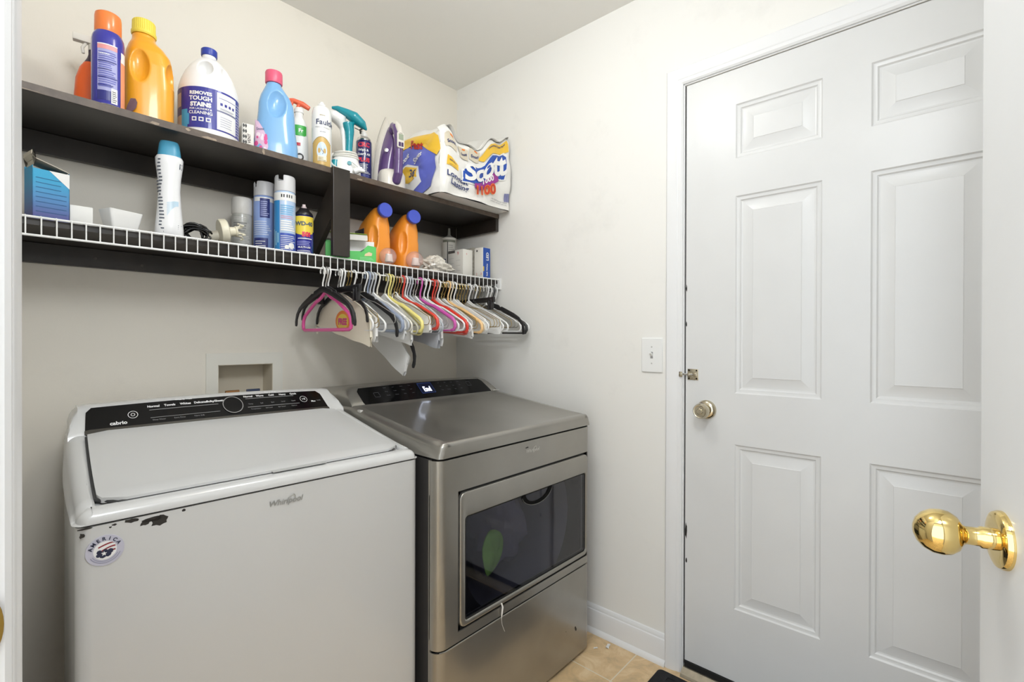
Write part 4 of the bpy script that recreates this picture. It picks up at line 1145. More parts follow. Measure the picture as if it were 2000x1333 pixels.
t = put('softener_bottle', 'light blue fabric softener bottle with a pink cap in the middle of the upper shelf', 'bottle', -0.988, -0.215, ZUP, -22)
g = G(); body_loft(g, [(0, .064, .036, 2.8), (.004, .068, .039, 2.8), (.05, .066, .039, 2.6), (.095, .060, .037, 2.5), (.12, .057, .036, 2.4, .001), (.15, .055, .035, 2.4, .002), (.185, .052, .034, 2.3, .001), (.21, .044, .031, 2.2, -.001), (.232, .031, .027, 2.1, -.004), (.245, .0235, .0235, 2, -.006), (.252, .0225, .0225, 2, -.006)])
o = g.build('bottle_body', P('softener_blue', '7fb2e0', 0.25, coat=0.3), t)
soften(o, [ell((.004, -.044, .180), (.032, .028, .052), Matrix.Rotation(R(8), 4, 'Y')), ell((-.066, -.02, .135), (.012, .03, .03))])
g = G(); g.lathe([(.025, .2522), (.0262, .255), (.0262, .286), (.0245, .291), (.001, .292)], 36, c=(-.006, 0, 0)); g.build('bottle_cap', P('pink_cap', 'e3607e', 0.35), t, smooth=40)
g = G(); rnd = random.Random(5)
def sp(u, v, o=.0012):                    # point on the lower front of the bottle
    q = max(0, 1 - (abs(u) / .066) ** 2.6); return (u, -(.0385 * q ** (1 / 2.6)) - o, v)
pl = [(-.062, .004), (-.030, .006), (-.022, .030), (-.026, .062), (-.038, .090), (-.050, .110), (-.060, .118)]
cx_, cz_ = -.046, .06
for a in range(len(pl)):
    b = (a + 1) % len(pl)
    for i in range(6):
        s0, s1 = i / 6, (i + 1) / 6
        q = [(cx_ + (pl[k][0] - cx_) * s, cz_ + (pl[k][1] - cz_) * s) for k, s in ((a, s0), (a, s1), (b, s1), (b, s0))]
        g.add([sp(u, v) for u, v in q], [(0, 1, 2, 3)], 0)
for k in range(14):
    u = -.058 + .030 * rnd.random(); v = .012 + .06 * rnd.random(); rr_ = .004 + .005 * rnd.random()
    g.add([sp(u, v, .0018)] + [sp(u + rr_ * .7 * math.cos(2 * PI * i / 7), v + rr_ * math.sin(2 * PI * i / 7), .0018) for i in range(7)], [(0, 1 + i, 1 + (i + 1) % 7) for i in range(7)], 1 if k % 3 else 2)
g.text('Snow', .013, lambda u, v: sp(-.045 + u * .8, .086 + v, .0022), 3, .01)
g.build('bottle_label', [P('pale_pink_label', 'e6c4dd', .4), P('flower_pink', 'e65c9c', .4), P('flower_white', 'f6e6f0', .4), P('grey_print2', '6a7390', .5)], t, smooth=0, recalc=False)

t = put('spray_bottle', 'white stain remover spray bottle with an orange trigger behind the starch can', 'bottle', -0.882, -0.150, ZUP, -25)
g = G(); body_loft(g, [(0, .030, .022, 2.6), (.003, .032, .024, 2.6), (.12, .031, .024, 2.4), (.17, .029, .023, 2.3), (.19, .020, .018, 2.1), (.20, .014, .014, 2), (.215, .014, .014, 2)])
g.build('bottle_body', PL_WHITE, t)
g = G()
W2 = lambda a0, z0: wrap(.0318, a0, z0, .0008, .78)
patch(g, .0318, -50, 50, .128, .165, 0, sy=.78); patch(g, .0318, -50, 10, .092, .103, 1, sy=.78)
g.text('HO', .034, W2(-16, .052), 2, .03); g.text('TRIPLE', .011, W2(-14, .026), 1, .03); g.text('ACTING', .008, W2(-14, .014), 1, .02); g.text('Fr', .018, W2(12, .146), 3, .03)
g.build('bottle_label', [GREEN, RED, KTXT, PL_WHITE], t, smooth=0, recalc=False)
g = G(); g.lathe([(.016, .2152), (.016, .228), (.011, .234)], 20)
g.build('sprayer_collar', PL_WHITE, t, smooth=30)
g = G(); g.tube([(.035, 0, .238), (.012, 0, .250), (-.018, 0, .258), (-.040, 0, .256)], [.008, .010, .0085, .006], 10); g.tube([(-.022, 0, .252), (-.026, 0, .236), (-.036, 0, .212), (-.040, 0, .205)], [.006, .0045, .004, .0035], 8); g.tube([(.002, 0, .25), (-.004, 0, .236), (.0, 0, .226)], [.007, .006, .008], 8)
g.build('trigger_head', P('trigger_orange', 'ee6a48', 0.35), t, remesh=.0015)

t = put('spray_can', 'white and tan starch spray can standing in front of the orange trigger bottle', 'spray can', -0.845, -0.245, ZUP, -27)
r = .0325; can(t, r, .222, P('can_white', 'efeeea', 0.25, coat=0.4), 0.038, 0.42)
g = G(); g.lathe([(.0125, .222), (.0135, .223), (.0125, .228), (.008, .2285), (.0075, .236), (.001, .2365)], 24); g.build('can_nozzle', PL_WHITE, t, smooth=40)
g = G(); patch(g, r, -60, 60, .003, .082, 0)
n = 18
pts = [(r + .0006) for _ in range(1)]
for k in range(n):                       # arched top of the tan field
    a0, a1 = -60 + 120 * k / n, -60 + 120 * (k + 1) / n; h = .082 + .022 * math.cos(R((a0 + a1) / 2) * 1.5)
    patch(g, r, a0, a1, .082, h, 0); patch(g, r, a0, a1, h, h + .0025, 3, .0006)
wf = wrap(r, 2, .058, .0012)
g.add([wf(0, 0)] + [wf(.017 * math.cos(2 * PI * i / 24), .030 * math.sin(2 * PI * i / 24)) for i in range(24)], [(0, 1 + i, 1 + (i + 1) % 24) for i in range(24)], 1)
patch(g, r, -22, 28, .022, .040, 4, .0016); lines(g, r, -18, 24, .024, .038, 3, 3, 2, .4, off=.002); g.tube([wrap(r, 4, .058, .002)(.004 * math.sin(i), -.012 + .004 * i) for i in range(6)], .0006, 5, mi=2)
g.text('Faultless', .0255, wrap(r, -34, .156, .001), 2, .012, align='LEFT'); g.text('PREMIUM STARCH', .006, wrap(r, 6, .138, .001), 5, 0); lines(g, r, -10, 40, .122, .128, 1, 5, 2, .4)
g.text('AROMA', .005, wrap(r, 4, .180, .001), 3, 0.02); lines(g, r, -40, 40, .004, .014, 2, 3, 5, .3, off=.001)
g.build('can_label', [P('label_tan', 'cfab64', .35), P('pale_blue_oval', 'ccdbe8', .4), P('print_navy2', '28335e', .4), P('gold_edge', '9b8645', .4), P('cream_banner', 'f0e7cf', .4), P('grey_print3', 'a2a4a8', .5)], t, smooth=0, recalc=False)

# -- garment steamer
t = put('garment_steamer', 'teal and white handheld garment steamer with its cord wound round the base', 'steamer', -0.735, -0.212, ZUP, -29)
TEAL = P('teal_plastic', '0f8f9e', 0.25, coat=0.4); SW = P('steamer_white', 'ededea', 0.3, coat=0.2)
g = G(); body_loft(g, [(0, .050, .036, 2.6), (.004, .054, .039, 2.6), (.05, .052, .038, 2.5), (.074, .044, .034, 2.4, .0), (.084, .034, .028, 2.2)])
g.build('steamer_base', SW, t)
g = G(); body_loft(g, [(0.003, .020, .0385, 2.3, -.040), (.03, .020, .038, 2.3, -.040), (.062, .016, .034, 2.3, -.036)], n=30); g.build('base_side_panel', TEAL, t)
g = G(); g.tube([(.006, 0, .078), (.010, 0, .11), (.012, 0, .15), (.012, 0, .18), (.006, 0, .21)], [.0165, .0145, .0155, .020, .026], 20, flat=.9)
g.tube([(-.050, 0, .262), (-.030, 0, .262), (.0, 0, .250), (.030, 0, .236), (.060, 0, .214), (.074, 0, .196)], [.006, .012, .020, .028, .020, .004], 20, flat=.75)
g.build('steamer_handle', TEAL, t, remesh=.0022, rsmooth=6)
g = G(); g.tube([(-.062, .004, .246), (-.045, .004, .236), (-.018, .004, .220), (-.010, .004, .19), (-.008, .002, .15), (-.006, 0, .105)], [.010, .024, .028, .014, .009, .008], 20, flat=.85)
g.build('water_tank', SW, t, remesh=.0022, rsmooth=5)
g = G()
for k in range(3):
    g.tube([((.044 - .003 * k) * math.cos(2 * PI * i / 30), (.034 - .003 * k) * math.sin(2 * PI * i / 30), .081 + .0075 * k + .002 * math.sin(2 * PI * i / 30 + k)) for i in range(30)], .0038, 8, closed=True)
g.tube([(-.044, -.02, .086), (-.060, -.038, .062), (-.046, -.052, .035), (-.018, -.058, .016), (.010, -.056, .006)], .0034, 8)
g.build('power_cord', P('cord_cream', 'e5e2da', 0.5), t)
g = G(); g.tube([(.028, -.046, .020), (.046, -.048, .028), (.066, -.050, .024)], [.012, .010, .006], 12); g.tube([(.020, -.050, .055), (.040, -.052, .040), (.056, -.052, .034)], .0035, 8)
g.build('power_plug', PL_WHITE, t, remesh=.0018)
g = G(); fnb = lambda r_: [(.012 + r_ * math.cos(2 * PI * k / 20), -.0395, .052 + r_ * math.sin(2 * PI * k / 20)) for k in range(20)]
g.loft([fnb(.0078), [(x, y - .002, z) for x, y, z in fnb(.007)]]); g.build('badge', P('badge_teal', '2c8c95', 0.3), t)

# -- navy can with red lettering
t = put('spray_can', 'navy spray can with red letters and a silver shoulder beside the purple iron', 'spray can', -0.638, -0.175, ZUP, -32)
r = .030; can(t, r, .185, P('can_navy', '1f2360', 0.2, coat=0.5), 0.008, 0.93)
g = G(); g.lathe([(.0285, .1805), (.0285, .184), (.025, .193), (.018, .199), (.012, .201), (.001, .201)], 36); g.build('can_shoulder', CHROME, t, smooth=50)
g = G(); g.lathe([(.0125, .2012), (.0125, .210), (.009, .2125), (.007, .222), (.001, .2225)], 20); g.build('can_nozzle', PL_WHITE, t, smooth=40)
g = G(); g.tube([(-.034, -.002, .232), (-.018, 0, .226), (-.004, 0, .222), (.002, 0, .216)], .0016, 8); g.tube([(-.012, 0, .212), (-.014, 0, .228), (-.006, 0, .232)], .0035, 8); g.build('straw_nozzle', P('black_plastic', '1a1a1a', .4), t)
g = G()
patch(g, r, -48, 48, .148, .172, 3, .0005); g.text('CRC', .022, wrap(r, 0, .160, .001), 0, .05); g.text('Wipe &', .0125, wrap(r, -3, .140, .001), 1, .03); g.text('Guard All', .0125, wrap(r, 0, .124, .001), 1, .03)
g.text('PLUS', .021, wrap(r, 0, .102, .001), 0, .05); lines(g, r, -30, 36, .055, .090, 6, 1, 3, .35); lines(g, r, -44, 44, .012, .048, 8, 2, 4, .3); patch(g, r, -50, 50, .0505, .052, 1, .001)
g.build('can_label', [P('print_bright_red', 'd9364a', .4), WTXT, P('print_blue', '5d69b8', .5), P('plum_band', '43275c', .4)], t, smooth=0, recalc=False)

# -- steam iron standing on its heel
t = put('steam_iron', 'purple and cream steam iron standing upright on its heel on the upper shelf', 'iron', -0.548, -0.222, ZUP, -8)
PUR = P('iron_purple', '5e4478', 0.25, coat=0.5); CRM = P('iron_cream', 'dcd6cc', 0.3, coat=0.2)
def ogive(w, z0, z1, n=14, tip=0.0):
    """pointed arch outline x,z from heel z0 to nose z1"""
    L = [(-w * (1 - (k / n) ** 2.1) ** 0.95 if k < n else -0.0, z0 + (z1 - z0) * k / n) for k in range(n + 1)]
    return L + [(-x, z) for x, z in reversed(L[:-1])]
# sole faces -x side; body grows toward +y... local: sole plane is y=+.045, top faces -y
def isec(w, z0, z1, y): return [(x, y, z) for x, z in ogive(w, z0, z1)]
g = G(); g.loft([isec(.057, .010, .308, .052), isec(.059, .008, .312, .050), isec(.059, .008, .312, .046)]); g.build('sole_plate', P('sole_steel', 'b9b6b4', .2, metal=.9), t, smooth=30)
g = G(); g.loft([isec(.058, .008, .310, .0455), isec(.058, .008, .308, .034), isec(.054, .004, .290, .024), isec(.050, .002, .276, .018)]); g.build('skirt', CRM, t, smooth=40)
g = G(); g.loft([isec(.048, .0, .262, .0175), isec(.047, .0, .255, .006), isec(.043, .0, .235, -.012), isec(.035, .002, .205, -.026), isec(.020, .004, .18, -.030)]); g.build('iron_body', PUR, t, smooth=50)
g = G(); g.tube([(0, -.010, .232), (0, -.030, .248), (0, -.052, .236), (0, -.066, .205), (0, -.070, .16), (0, -.070, .10), (0, -.066, .055), (0, -.048, .030), (0, -.025, .022)], [.016, .017, .018, .0175, .0165, .0165, .0175, .018, .018], 16)
g.build('handle', PUR, t, remesh=.002, rsmooth=4)
g = G(); g.tube([(0, -.024, .250), (0, -.050, .250), (0, -.074, .226), (0, -.084, .20)], [.011, .012, .0125, .009], 14); g.build('handle_cap', CRM, t)
g = G(); g.loft([[(x, y, z) for x, y in srect(.052, .040, 2.6, 30, 0, -.012)] for z in (0.0, .058)] + [[(x, y, z) for x, y in srect(.046, .034, 2.6, 30, 0, -.010)] for z in (.072,)] + [[(x, y, z) for x, y in srect(.030, .022, 2.4, 30, 0, -.008)] for z in (.080,)])
g.build('heel', CRM, t, smooth=40)
g = G(); g.loft([[(x, -.084, z) for x, z in rrect(.015, .030, .005, 4, 0, .176)], [(x, -.089, z) for x, z in rrect(.0145, .0295, .005, 4, 0, .176)]]); g.build('display_frame', CRM, t, bevel=.0006)
g = G(); g.box(-.010, .010, -.0905, -.0892, .178, .199); g.build('display', P('lcd_grey', '9aa38e', .3), t)
g = G(); g.box(-.010, -.001, -.0905, -.0892, .152, .168); g.box(.001, .010, -.0905, -.0892, .152, .168)
for q in split_loose(g.build('button', P('button_purple', '4a3360', .4), t, bevel=.001)): q.name = 'button'
g = G(); g.lathe([(.008, 0), (.007, .004), (.001, .005)], 20); o = g.build('steam_knob', CHROME, t); o.location = (-.028, -.022, .150); o.rotation_euler = (R(90), 0, R(-30))

# -- toilet paper pack in the corner
t = put('toilet_paper_pack', 'big plastic wrapped pack of toilet paper in the corner of the upper shelf', 'toilet paper', -0.212, -0.215, ZUP, 0)
WRAP = P('pack_film', 'ebe9e4', 0.28, coat=0.3, bump=0.5, bscale=35)
x0, x1, y0, y1 = -.205, .202, -.165, .175
def ztop(x, y=0): # crumpled top height
    u = (x - x0) / (x1 - x0)
    return .245 + .085 * max(0, (u - .45) / .55) ** 0.8 - .030 * math.exp(-((u - .42) / .16) ** 2) + .010 * math.sin(u * 21 + y * 20) + .022 * math.exp(-((u - 0.06) / .12) ** 2)
nx, nz = 40, 30
def front(u, v, o=0.0):
    """u,v 0..1 on the front film"""
    x = x0 + (x1 - x0) * u; z = ztop(x) * v
    b = .010 * math.sin(PI * min(1, max(0, v))) * (0.4 + 0.6 * abs(math.sin(u * PI * 3.7)))
    c = .012 * noise.noise(Vector((u * 5, v * 5, 1.7))) + .0012 * noise.noise(Vector((u * 17, v * 14, 4.2)))
    e = .020 * (max(0, .06 - u) / .06) ** 2 + .014 * (max(0, u - .95) / .05) ** 2 + .016 * max(0, v - .93) / .07
    return (x, y0 - b + c + e - o, z)
def side(u, v, o=0.0):
    """left flank: u 0 back .. 1 front"""
    y = y1 + (y0 + .012 - y1) * u; z = ztop(x0, y) * v
    b = .014 * math.sin(PI * u) * (.5 + .5 * math.sin(PI * v)); c = .010 * noise.noise(Vector((u * 5, v * 5, 9.1))) + .004 * noise.noise(Vector((u * 16, v * 15, 2.2)))
    e = .014 * max(0, v - .93) / .07
    return (x0 - b + c + e - o, y, z)
g = G()
def grid(g, fn, nu, nv, mi=0, rev=False):
    vs = [fn(i / nu, j / nv) for i in range(nu + 1) for j in range(nv + 1)]; fs = []
    for i in range(nu):
        for j in range(nv):
            a = i * (nv + 1) + j; fs.append((a, a + nv + 1, a + nv + 2, a + 1))
    g.add(vs, fs, mi)
grid(g, front, nx, nz)
grid(g, side, 30, nz)
grid(g, lambda u, v: (x1 - .012 * u * 0 - .001 + .003 * noise.noise(Vector((u * 6, v * 6, 3))) - .004, y0 + .010 + (y1 - y0 - .01) * u, ztop(x1) * v), 12, nz)
grid(g, lambda u, v: (x0 + (x1 - x0) * u, y1, ztop(x0 + (x1 - x0) * u) * v), nx, 6)
def topf(u, v):
    f_ = Vector(front(u, 1)); b_ = Vector((x0 + (x1 - x0) * u, y1, ztop(x0 + (x1 - x0) * u))); l_ = Vector(side(1 - v, 1)); r_ = Vector((x1 - .004, y0 + .01 + (y1 - y0 - .01) * v, ztop(x1)))
    c00, c10, c01, c11 = Vector(front(0, 1)), Vector(front(1, 1)), Vector((x0, y1, ztop(x0))), Vector((x1, y1, ztop(x1)))
    q = f_ * (1 - v) + b_ * v + l_ * (1 - u) + r_ * u - (c00 * (1 - u) * (1 - v) + c10 * u * (1 - v) + c01 * (1 - u) * v + c11 * u * v)
    return (q.x, q.y, q.z + (.022 + .016 * noise.noise(Vector((u * 7, v * 6, 5.5)))) * math.sin(PI * v) * min(1, 4 * math.sin(PI * u)))
grid(g, topf, 40, 24)
grid(g, lambda u, v: (x0 + .006 + (x1 - x0 - .012) * u, y0 + .01 + (y1 - y0 - .012) * v, .0005), 4, 4)
bm = bmesh.new(); 
o = g.build('plastic_wrap', WRAP, t, smooth=80)
bm.free()
def fmap(fn, u0, v0, ax, ay, rot=0, o=.0022):
    """place metric (x,y) art on the film around fraction u0,v0"""
    c, s_ = math.cos(R(rot)), math.sin(R(rot))
    return lambda x, y: fn(u0 + (x * c - y * s_) / ax, v0 + (x * s_ + y * c) / ay, o)
def poly(g, f, pts, mi, k=5):
    """filled star-shaped polygon, subdivided so it follows the film"""
    cx = sum(p[0] for p in pts) / len(pts); cy = sum(p[1] for p in pts) / len(pts); n = len(pts)
    dense = []
    for i in range(n):
        a, b = pts[i], pts[(i + 1) % n]
        for j in range(3): dense.append((a[0] + (b[0] - a[0]) * j / 3, a[1] + (b[1] - a[1]) * j / 3))
    n = len(dense); vs = [f(cx, cy)]
    for s in range(1, k + 1): vs += [f(cx + (x - cx) * s / k, cy + (y - cy) * s / k) for x, y in dense]
    fs = [(0, 1 + i, 1 + (i + 1) % n) for i in range(n)]
    for s in range(1, k):
        for i in range(n):
            a = 1 + (s - 1) * n + i; b = 1 + (s - 1) * n + (i + 1) % n; fs.append((a, a + n, b + n, b))
    g.add(vs, fs, mi)
g = G(); AX, AY = .407, .31
F = lambda u, v, rot=0, o=.0022: fmap(front, u, v, AX, AY, rot, o * 1.5)
# yellow swoosh along the top right
poly(g, F(.74, .905), [(-.115, -.030), (-.06, -.004), (.02, .012), (.085, .018), (.086, -.034), (.04, -.030), (-.02, -.042), (-.07, -.062)], 4, 6)
g.text('Unscented Toilet Paper', .0125, F(.76, .895, 10, .0032), 2, .02)
# blue name plate, purple ribbon, number
bl = [(-.108, -.060), (-.098, .002), (-.050, .032), (.0, .030), (.040, .052), (.100, .058), (.112, .040), (.088, -.050), (.040, -.044), (-.030, -.066)]
poly(g, F(.57, .54, 8, .0030), [(x * 1.36, y * 1.16) for x, y in bl], 5, 7)
poly(g, F(.57, .54, 8, .0038), [(x * 1.28, y * 1.04) for x, y in bl], 0, 7)
poly(g, F(.59, .365, 12, .0046), [(-.080, -.004), (-.02, .004), (.06, .028), (.078, .022), (.076, -.010), (.02, -.032), (-.05, -.040), (-.085, -.026)], 3, 6)
g.text('Scott', .128, F(.555, .53, 14, .0056), 5, .035, shear=.25, spacing=.92)
g.text('1000', .034, F(.60, .372, 12, .0056), 5, .03, shear=.2); 
g.text('1100', .062, F(.56, .205, 8, .0066), 1, .06); g.text('1100', .062, F(.56, .205, 8, .0074), 6, .01)
g.text('Longest', .036, F(.185, .270, -4, .0032), 2, .02); g.text('Lasting', .036, F(.215, .165, -4, .0032), 2, .02)
g.text('1-PLY BATHROOM TISSUE', .009, F(.80, .095, -3, .003), 7, 0); g.text('36 ROLLS 1100 SHEETS PER ROLL', .007, F(.80, .065, -3, .003), 7, 0)
for k in range(4): poly(g, F(.90 + .018 * k, .165), [(-.0028, -.018), (.0028, -.018), (.0028, .018), (-.0028, .018)], 8, 2)
# rolls printed on the clear band at the upper left
for (u, v) in ((.10, .78), (.27, .78), (.42, .84)):
    poly(g, F(u, v), [(-.026, -.034), (.026, -.034), (.028, .026), (.012, .034), (-.012, .034), (-.028, .026)], 9, 4)
    g.text('Scott', .020, F(u, v - .02, 20, .0034), 2, .03, shear=.3); poly(g, F(u + .01, v + .08, 0, .003), [(-.008, -.004), (.008, -.004), (.008, .004), (-.008, .004)], 1, 2)
poly(g, F(.12, .47), [(-.030, -.020), (.030, -.020), (.032, .012), (-.028, .022)], 4, 3); g.text('EQUALS', .010, F(.12, .48, 4, .0035), 2, .02); g.text('SINGLE ROLLS', .006, F(.12, .42, 4, .0035), 2, .0)
# left flank
S = lambda u, v, rot=0, o=.0022: fmap(side, u, v, .34, .26, rot, o * 1.5)
poly(g, S(.62, .50), [(.02, -.12), (.085, -.10), (.112, -.03), (.108, .03), (.07, .075), (.0, .085), (-.09, .085), (-.12, .05), (-.12, -.11)], 3 + 7, 8)
poly(g, S(.62, .86, 0, .003), [(-.17, -.02), (-.10, .012), (.02, .014), (.085, -.022), (.118, -.075), (.132, -.055), (.125, .0), (.09, .03), (.02, .038), (-.17, .034)], 4, 6)
g.text('Fast', .044, S(.60, .825, -6, .0042), 6, .04)
poly(g, S(.50, .37, 0, .0042), [(-.075, -.045), (.005, -.075), (.062, -.035), (.050, .03), (-.02, .045), (-.08, .03)], 5, 5)
poly(g, S(.50, .37, 0, .005), [(-.06, -.030), (.0, -.034), (.045, -.014), (.036, .026), (-.03, .036), (-.07, .02)], 4, 5)
g.text('36', .046, S(.54, .38, -4, .006), 2, .02)
g.text('Scott', .030, S(.36, .63, 30, .004), 5, .03, shear=.3); g.text('Scott', .030, S(.62, .62, 30, .004), 5, .03, shear=.3)
g.build('printed_artwork', [P('plate_blue', '1f4fb0', .3), P('number_orange', 'f07c1e', .35), P('art_navy', '26366e', .4), P('art_purple', '9a2c8e', .35), P('art_yellow', 'f2c33c', .35), PL_WHITE, P('art_red', 'c33a2c', .4), P('art_grey', '6c6c74', .5), P('art_slate', '6b6ea4', .5), P('roll_beige', 'd5cbb6', .5), P('art_periwinkle', '6a74cf', .35)], t, smooth=60, recalc=False)

# ================================================================== lower shelf
t = put('carton', 'open blue and white carton with raised lid flap at the rack left end', 'box', -1.536, -0.215, ZLO, 10)
g = G()
w_, d_, h_ = .034, .030, .128; k_ = .0012
g.box(-w_, w_, -d_, -d_ + k_, 0, h_ - .006); g.box(-w_, w_, d_ - k_, d_, 0, h_ + .006); g.box(-w_, -w_ + k_, -d_, d_, 0, h_); g.box(w_ - k_, w_, -d_, d_, 0, h_ - .004); g.box(-w_, w_, -d_, d_, 0, k_)
def ramp_mat():
    m = bpy.data.materials.new('blue_carton_print'); m.use_nodes = True; nt = m.node_tree; b = nt.nodes['Principled BSDF']; b.inputs['Roughness'].default_value = .4
    tc = nt.nodes.new('ShaderNodeTexCoord'); s_ = nt.nodes.new('ShaderNodeSeparateXYZ'); r_ = nt.nodes.new('ShaderNodeValToRGB'); mp = nt.nodes.new('ShaderNodeMapRange')
    nt.links.new(tc.outputs['Object'], s_.inputs[0]); nt.links.new(s_.outputs['Z'], mp.inputs[0]); mp.inputs[1].default_value = 0; mp.inputs[2].default_value = .128
    nt.links.new(mp.outputs[0], r_.inputs[0]); e = r_.color_ramp.elements; e[0].color = lin('5a5f9c'); e[0].position = .1; e[1].color = lin('35a6d2'); e[1].position = .8
    k = e.new(.45); k.color = lin('4f8fc4'); nt.links.new(r_.outputs[0], b.inputs[0]); return m
g.build('box_body', ramp_mat(), t, smooth=0)
g = G(); g.add([(-.004, -d_ - .0006, h_ - .006), (w_ - .0003, -d_ - .0006, h_ - .006), (w_ - .0003, -d_ - .0006, .086)], [(0, 1, 2)], 0)
for k in range(9): z = .10 - k * .0115; g.box(-w_ + .006, w_ - .006 - .010 * (k < 3), -d_ - .0008, -d_ - .0003, z, z + .0012, 1)
g.build('box_print', [PL_WHITE, P('print_deep_blue', '2a5f92', .5)], t, smooth=0, recalc=False)
g = G(); pth = [(.0, .0), (-.004, .012), (-.012, .022)]
pts = [(-w_ + .0 + x, z) for x, z in ((.066, h_ - .002), (.03, h_ + .010), (.004, h_ + .018), (-.002, h_ + .026), (-.001, h_ + .036), (.004, h_ + .028), (.006, h_ + .014), (.003, h_ + .002))]
g.loft([[(x, y, z) for x, z in pts] + [(x + .0012, y, z + .0012) for x, z in reversed(pts)] for y in (-d_, d_)])
g.build('lid_flap', P('kraft_tan_card', 'cfc6b2', .7), t, smooth=30)

t = put('carton', 'small plain white box right of the blue carton on the wire rack', 'box', -1.474, -0.215, ZLO, -2)
g = G(); g.box(-.022, .022, -.022, .022, 0, .050); g.build('box_body', P('plain_white_card', 'efeeea', .6), t, bevel=.001)
t = put('plastic_tub', 'small white tapered plastic tub left of the tall lotion shaped bottle', 'tub', -1.392, -0.215, ZLO, 20)
g = G(); g.loft([[(x, y, z) for x, y in rrect(a, b, .006, 5)] for z, a, b in ((0, .030, .020), (.052, .040, .027), (.055, .040, .027))] + [[(x, y, z) for x, y in rrect(a, b, .005, 5)] for z, a, b in ((.055, .038, .025), (.004, .028, .018))])
g.build('tub_body', PL_WHITE, t, smooth=40)

t = put('scent_booster_bottle', 'tall white waisted bottle with a teal blue cap standing on the wire rack', 'bottle', -1.289, -0.240, ZLO, -13)
g = G(); body_loft(g, [(0, .033, .026, 2.6), (.004, .0345, .028, 2.6), (.03, .033, .027, 2.5), (.08, .0285, .024, 2.4), (.13, .0255, .022, 2.3), (.165, .0275, .023, 2.3), (.20, .032, .026, 2.4), (.218, .0330, .027, 2.4), (.224, .030, .025, 2.3)])
g.build('bottle_body', P('pearl_white', 'efeff0', 0.3, coat=0.3), t)
g = G(); body_loft(g, [(.2242, .0285, .024, 2.3), (.228, .0275, .0235, 2.3), (.258, .024, .020, 2.6), (.266, .021, .017, 2.6), (.268, .012, .010, 2.4)]); g.build('bottle_cap', P('teal_cap', '4f9fc0', 0.35), t)
g = G()
def bs(u, v, o=.0008):
    zz = [0, .03, .08, .13, .165, .20, .218]; ww = [(.034, .0275), (.033, .027), (.0285, .024), (.0255, .022), (.0275, .023), (.032, .026), (.033, .027)]
    i = max(0, min(5, sum(1 for q in zz if q <= v) - 1)); f = (v - zz[i]) / (zz[i + 1] - zz[i]); a = ww[i][0] + (ww[i + 1][0] - ww[i][0]) * f; b = ww[i][1] + (ww[i + 1][1] - ww[i][1]) * f
    q = max(0, 1 - min(1, abs(u) / a) ** 2.4) ** (1 / 2.4); return (u * .999, -b * q - o, v)
rnd = random.Random(2)
for k in range(22):
    v = .008 + k * .0095; w0 = .006 + .007 * rnd.random()
    a = -.026 + .003 * math.sin(v * 30)
    g.add([bs(a, v), bs(a + w0 * .5, v), bs(a + w0, v), bs(a + w0, v + .004), bs(a + w0 * .5, v + .004), bs(a, v + .004)], [(0, 1, 4, 5), (1, 2, 3, 4)], 0)
for k in range(8):
    v0 = .055 + k * .005
    for i in range(8):
        u0 = -.006 + i * .0034; f = lambda u: v0 + .030 * math.sin((u + .006) * 60) * (1 - k / 9)
        g.add([bs(u0, f(u0)), bs(u0 + .0034, f(u0 + .0034)), bs(u0 + .0034, f(u0 + .0034) + .002), bs(u0, f(u0) + .002)], [(0, 1, 2, 3)], 1)
for k in range(5): g.add([bs(.020, .010 + k * .005), bs(.028, .010 + k * .005), bs(.028, .012 + k * .005), bs(.020, .012 + k * .005)], [(0, 1, 2, 3)], 0)
g.add([bs(.023, .19), bs(.029, .19), bs(.030, .205), bs(.024, .205)], [(0, 1, 2, 3)], 0)
g.build('bottle_label', [P('print_slate', '5f6470', .5), P('pale_blue_swirl', 'c3dcec', .4)], t, smooth=0, recalc=False)

t = put('cable_bundle', 'tangled bundle of glossy black cable right of the tall white bottle', 'cable', -1.212, -0.190, ZLO, -15)
g = G(); rnd = random.Random(11)
for k in range(9):
    ph = rnd.random() * 6; a = .024 + .012 * rnd.random(); b = .014 + .012 * rnd.random(); hh = .034 + .020 * rnd.random(); tl = rnd.uniform(-.5, .5); cy = rnd.uniform(-.014, .014); cx = rnd.uniform(-.008, .008)
    g.tube([(cx + a * math.cos(u) + .004 * math.sin(3 * u + ph), cy + b * math.sin(u * 1 + ph) * tl, max(.0038, .005 + hh * (0.5 + 0.5 * math.sin(u)) + .003 * math.sin(2 * u + ph))) for u in [2 * PI * i / 24 for i in range(24)]], .0034, 7, closed=True)
g.tube([(-.044, -.005, .004), (-.036, 0, .018), (-.022, 0, .034), (-.004, 0, .05), (.012, 0, .058), (.026, 0, .052), (.034, 0, .04)], .0035, 8)
g.build('cable_loops', P('black_cable', '131313', .18, coat=.6), t)
g = G(); g.lathe([(.0, 0), (.017, .0), (.018, .002), (.018, .034), (.014, .037), (.0, .037)], 24); o = g.build('cable_reel', P('cloudy_plastic', 'cfc9b8', .3), t); o.location = (.030, .004, .0205); o.rotation_euler = (0, R(72), 0); o.location.z = .0215

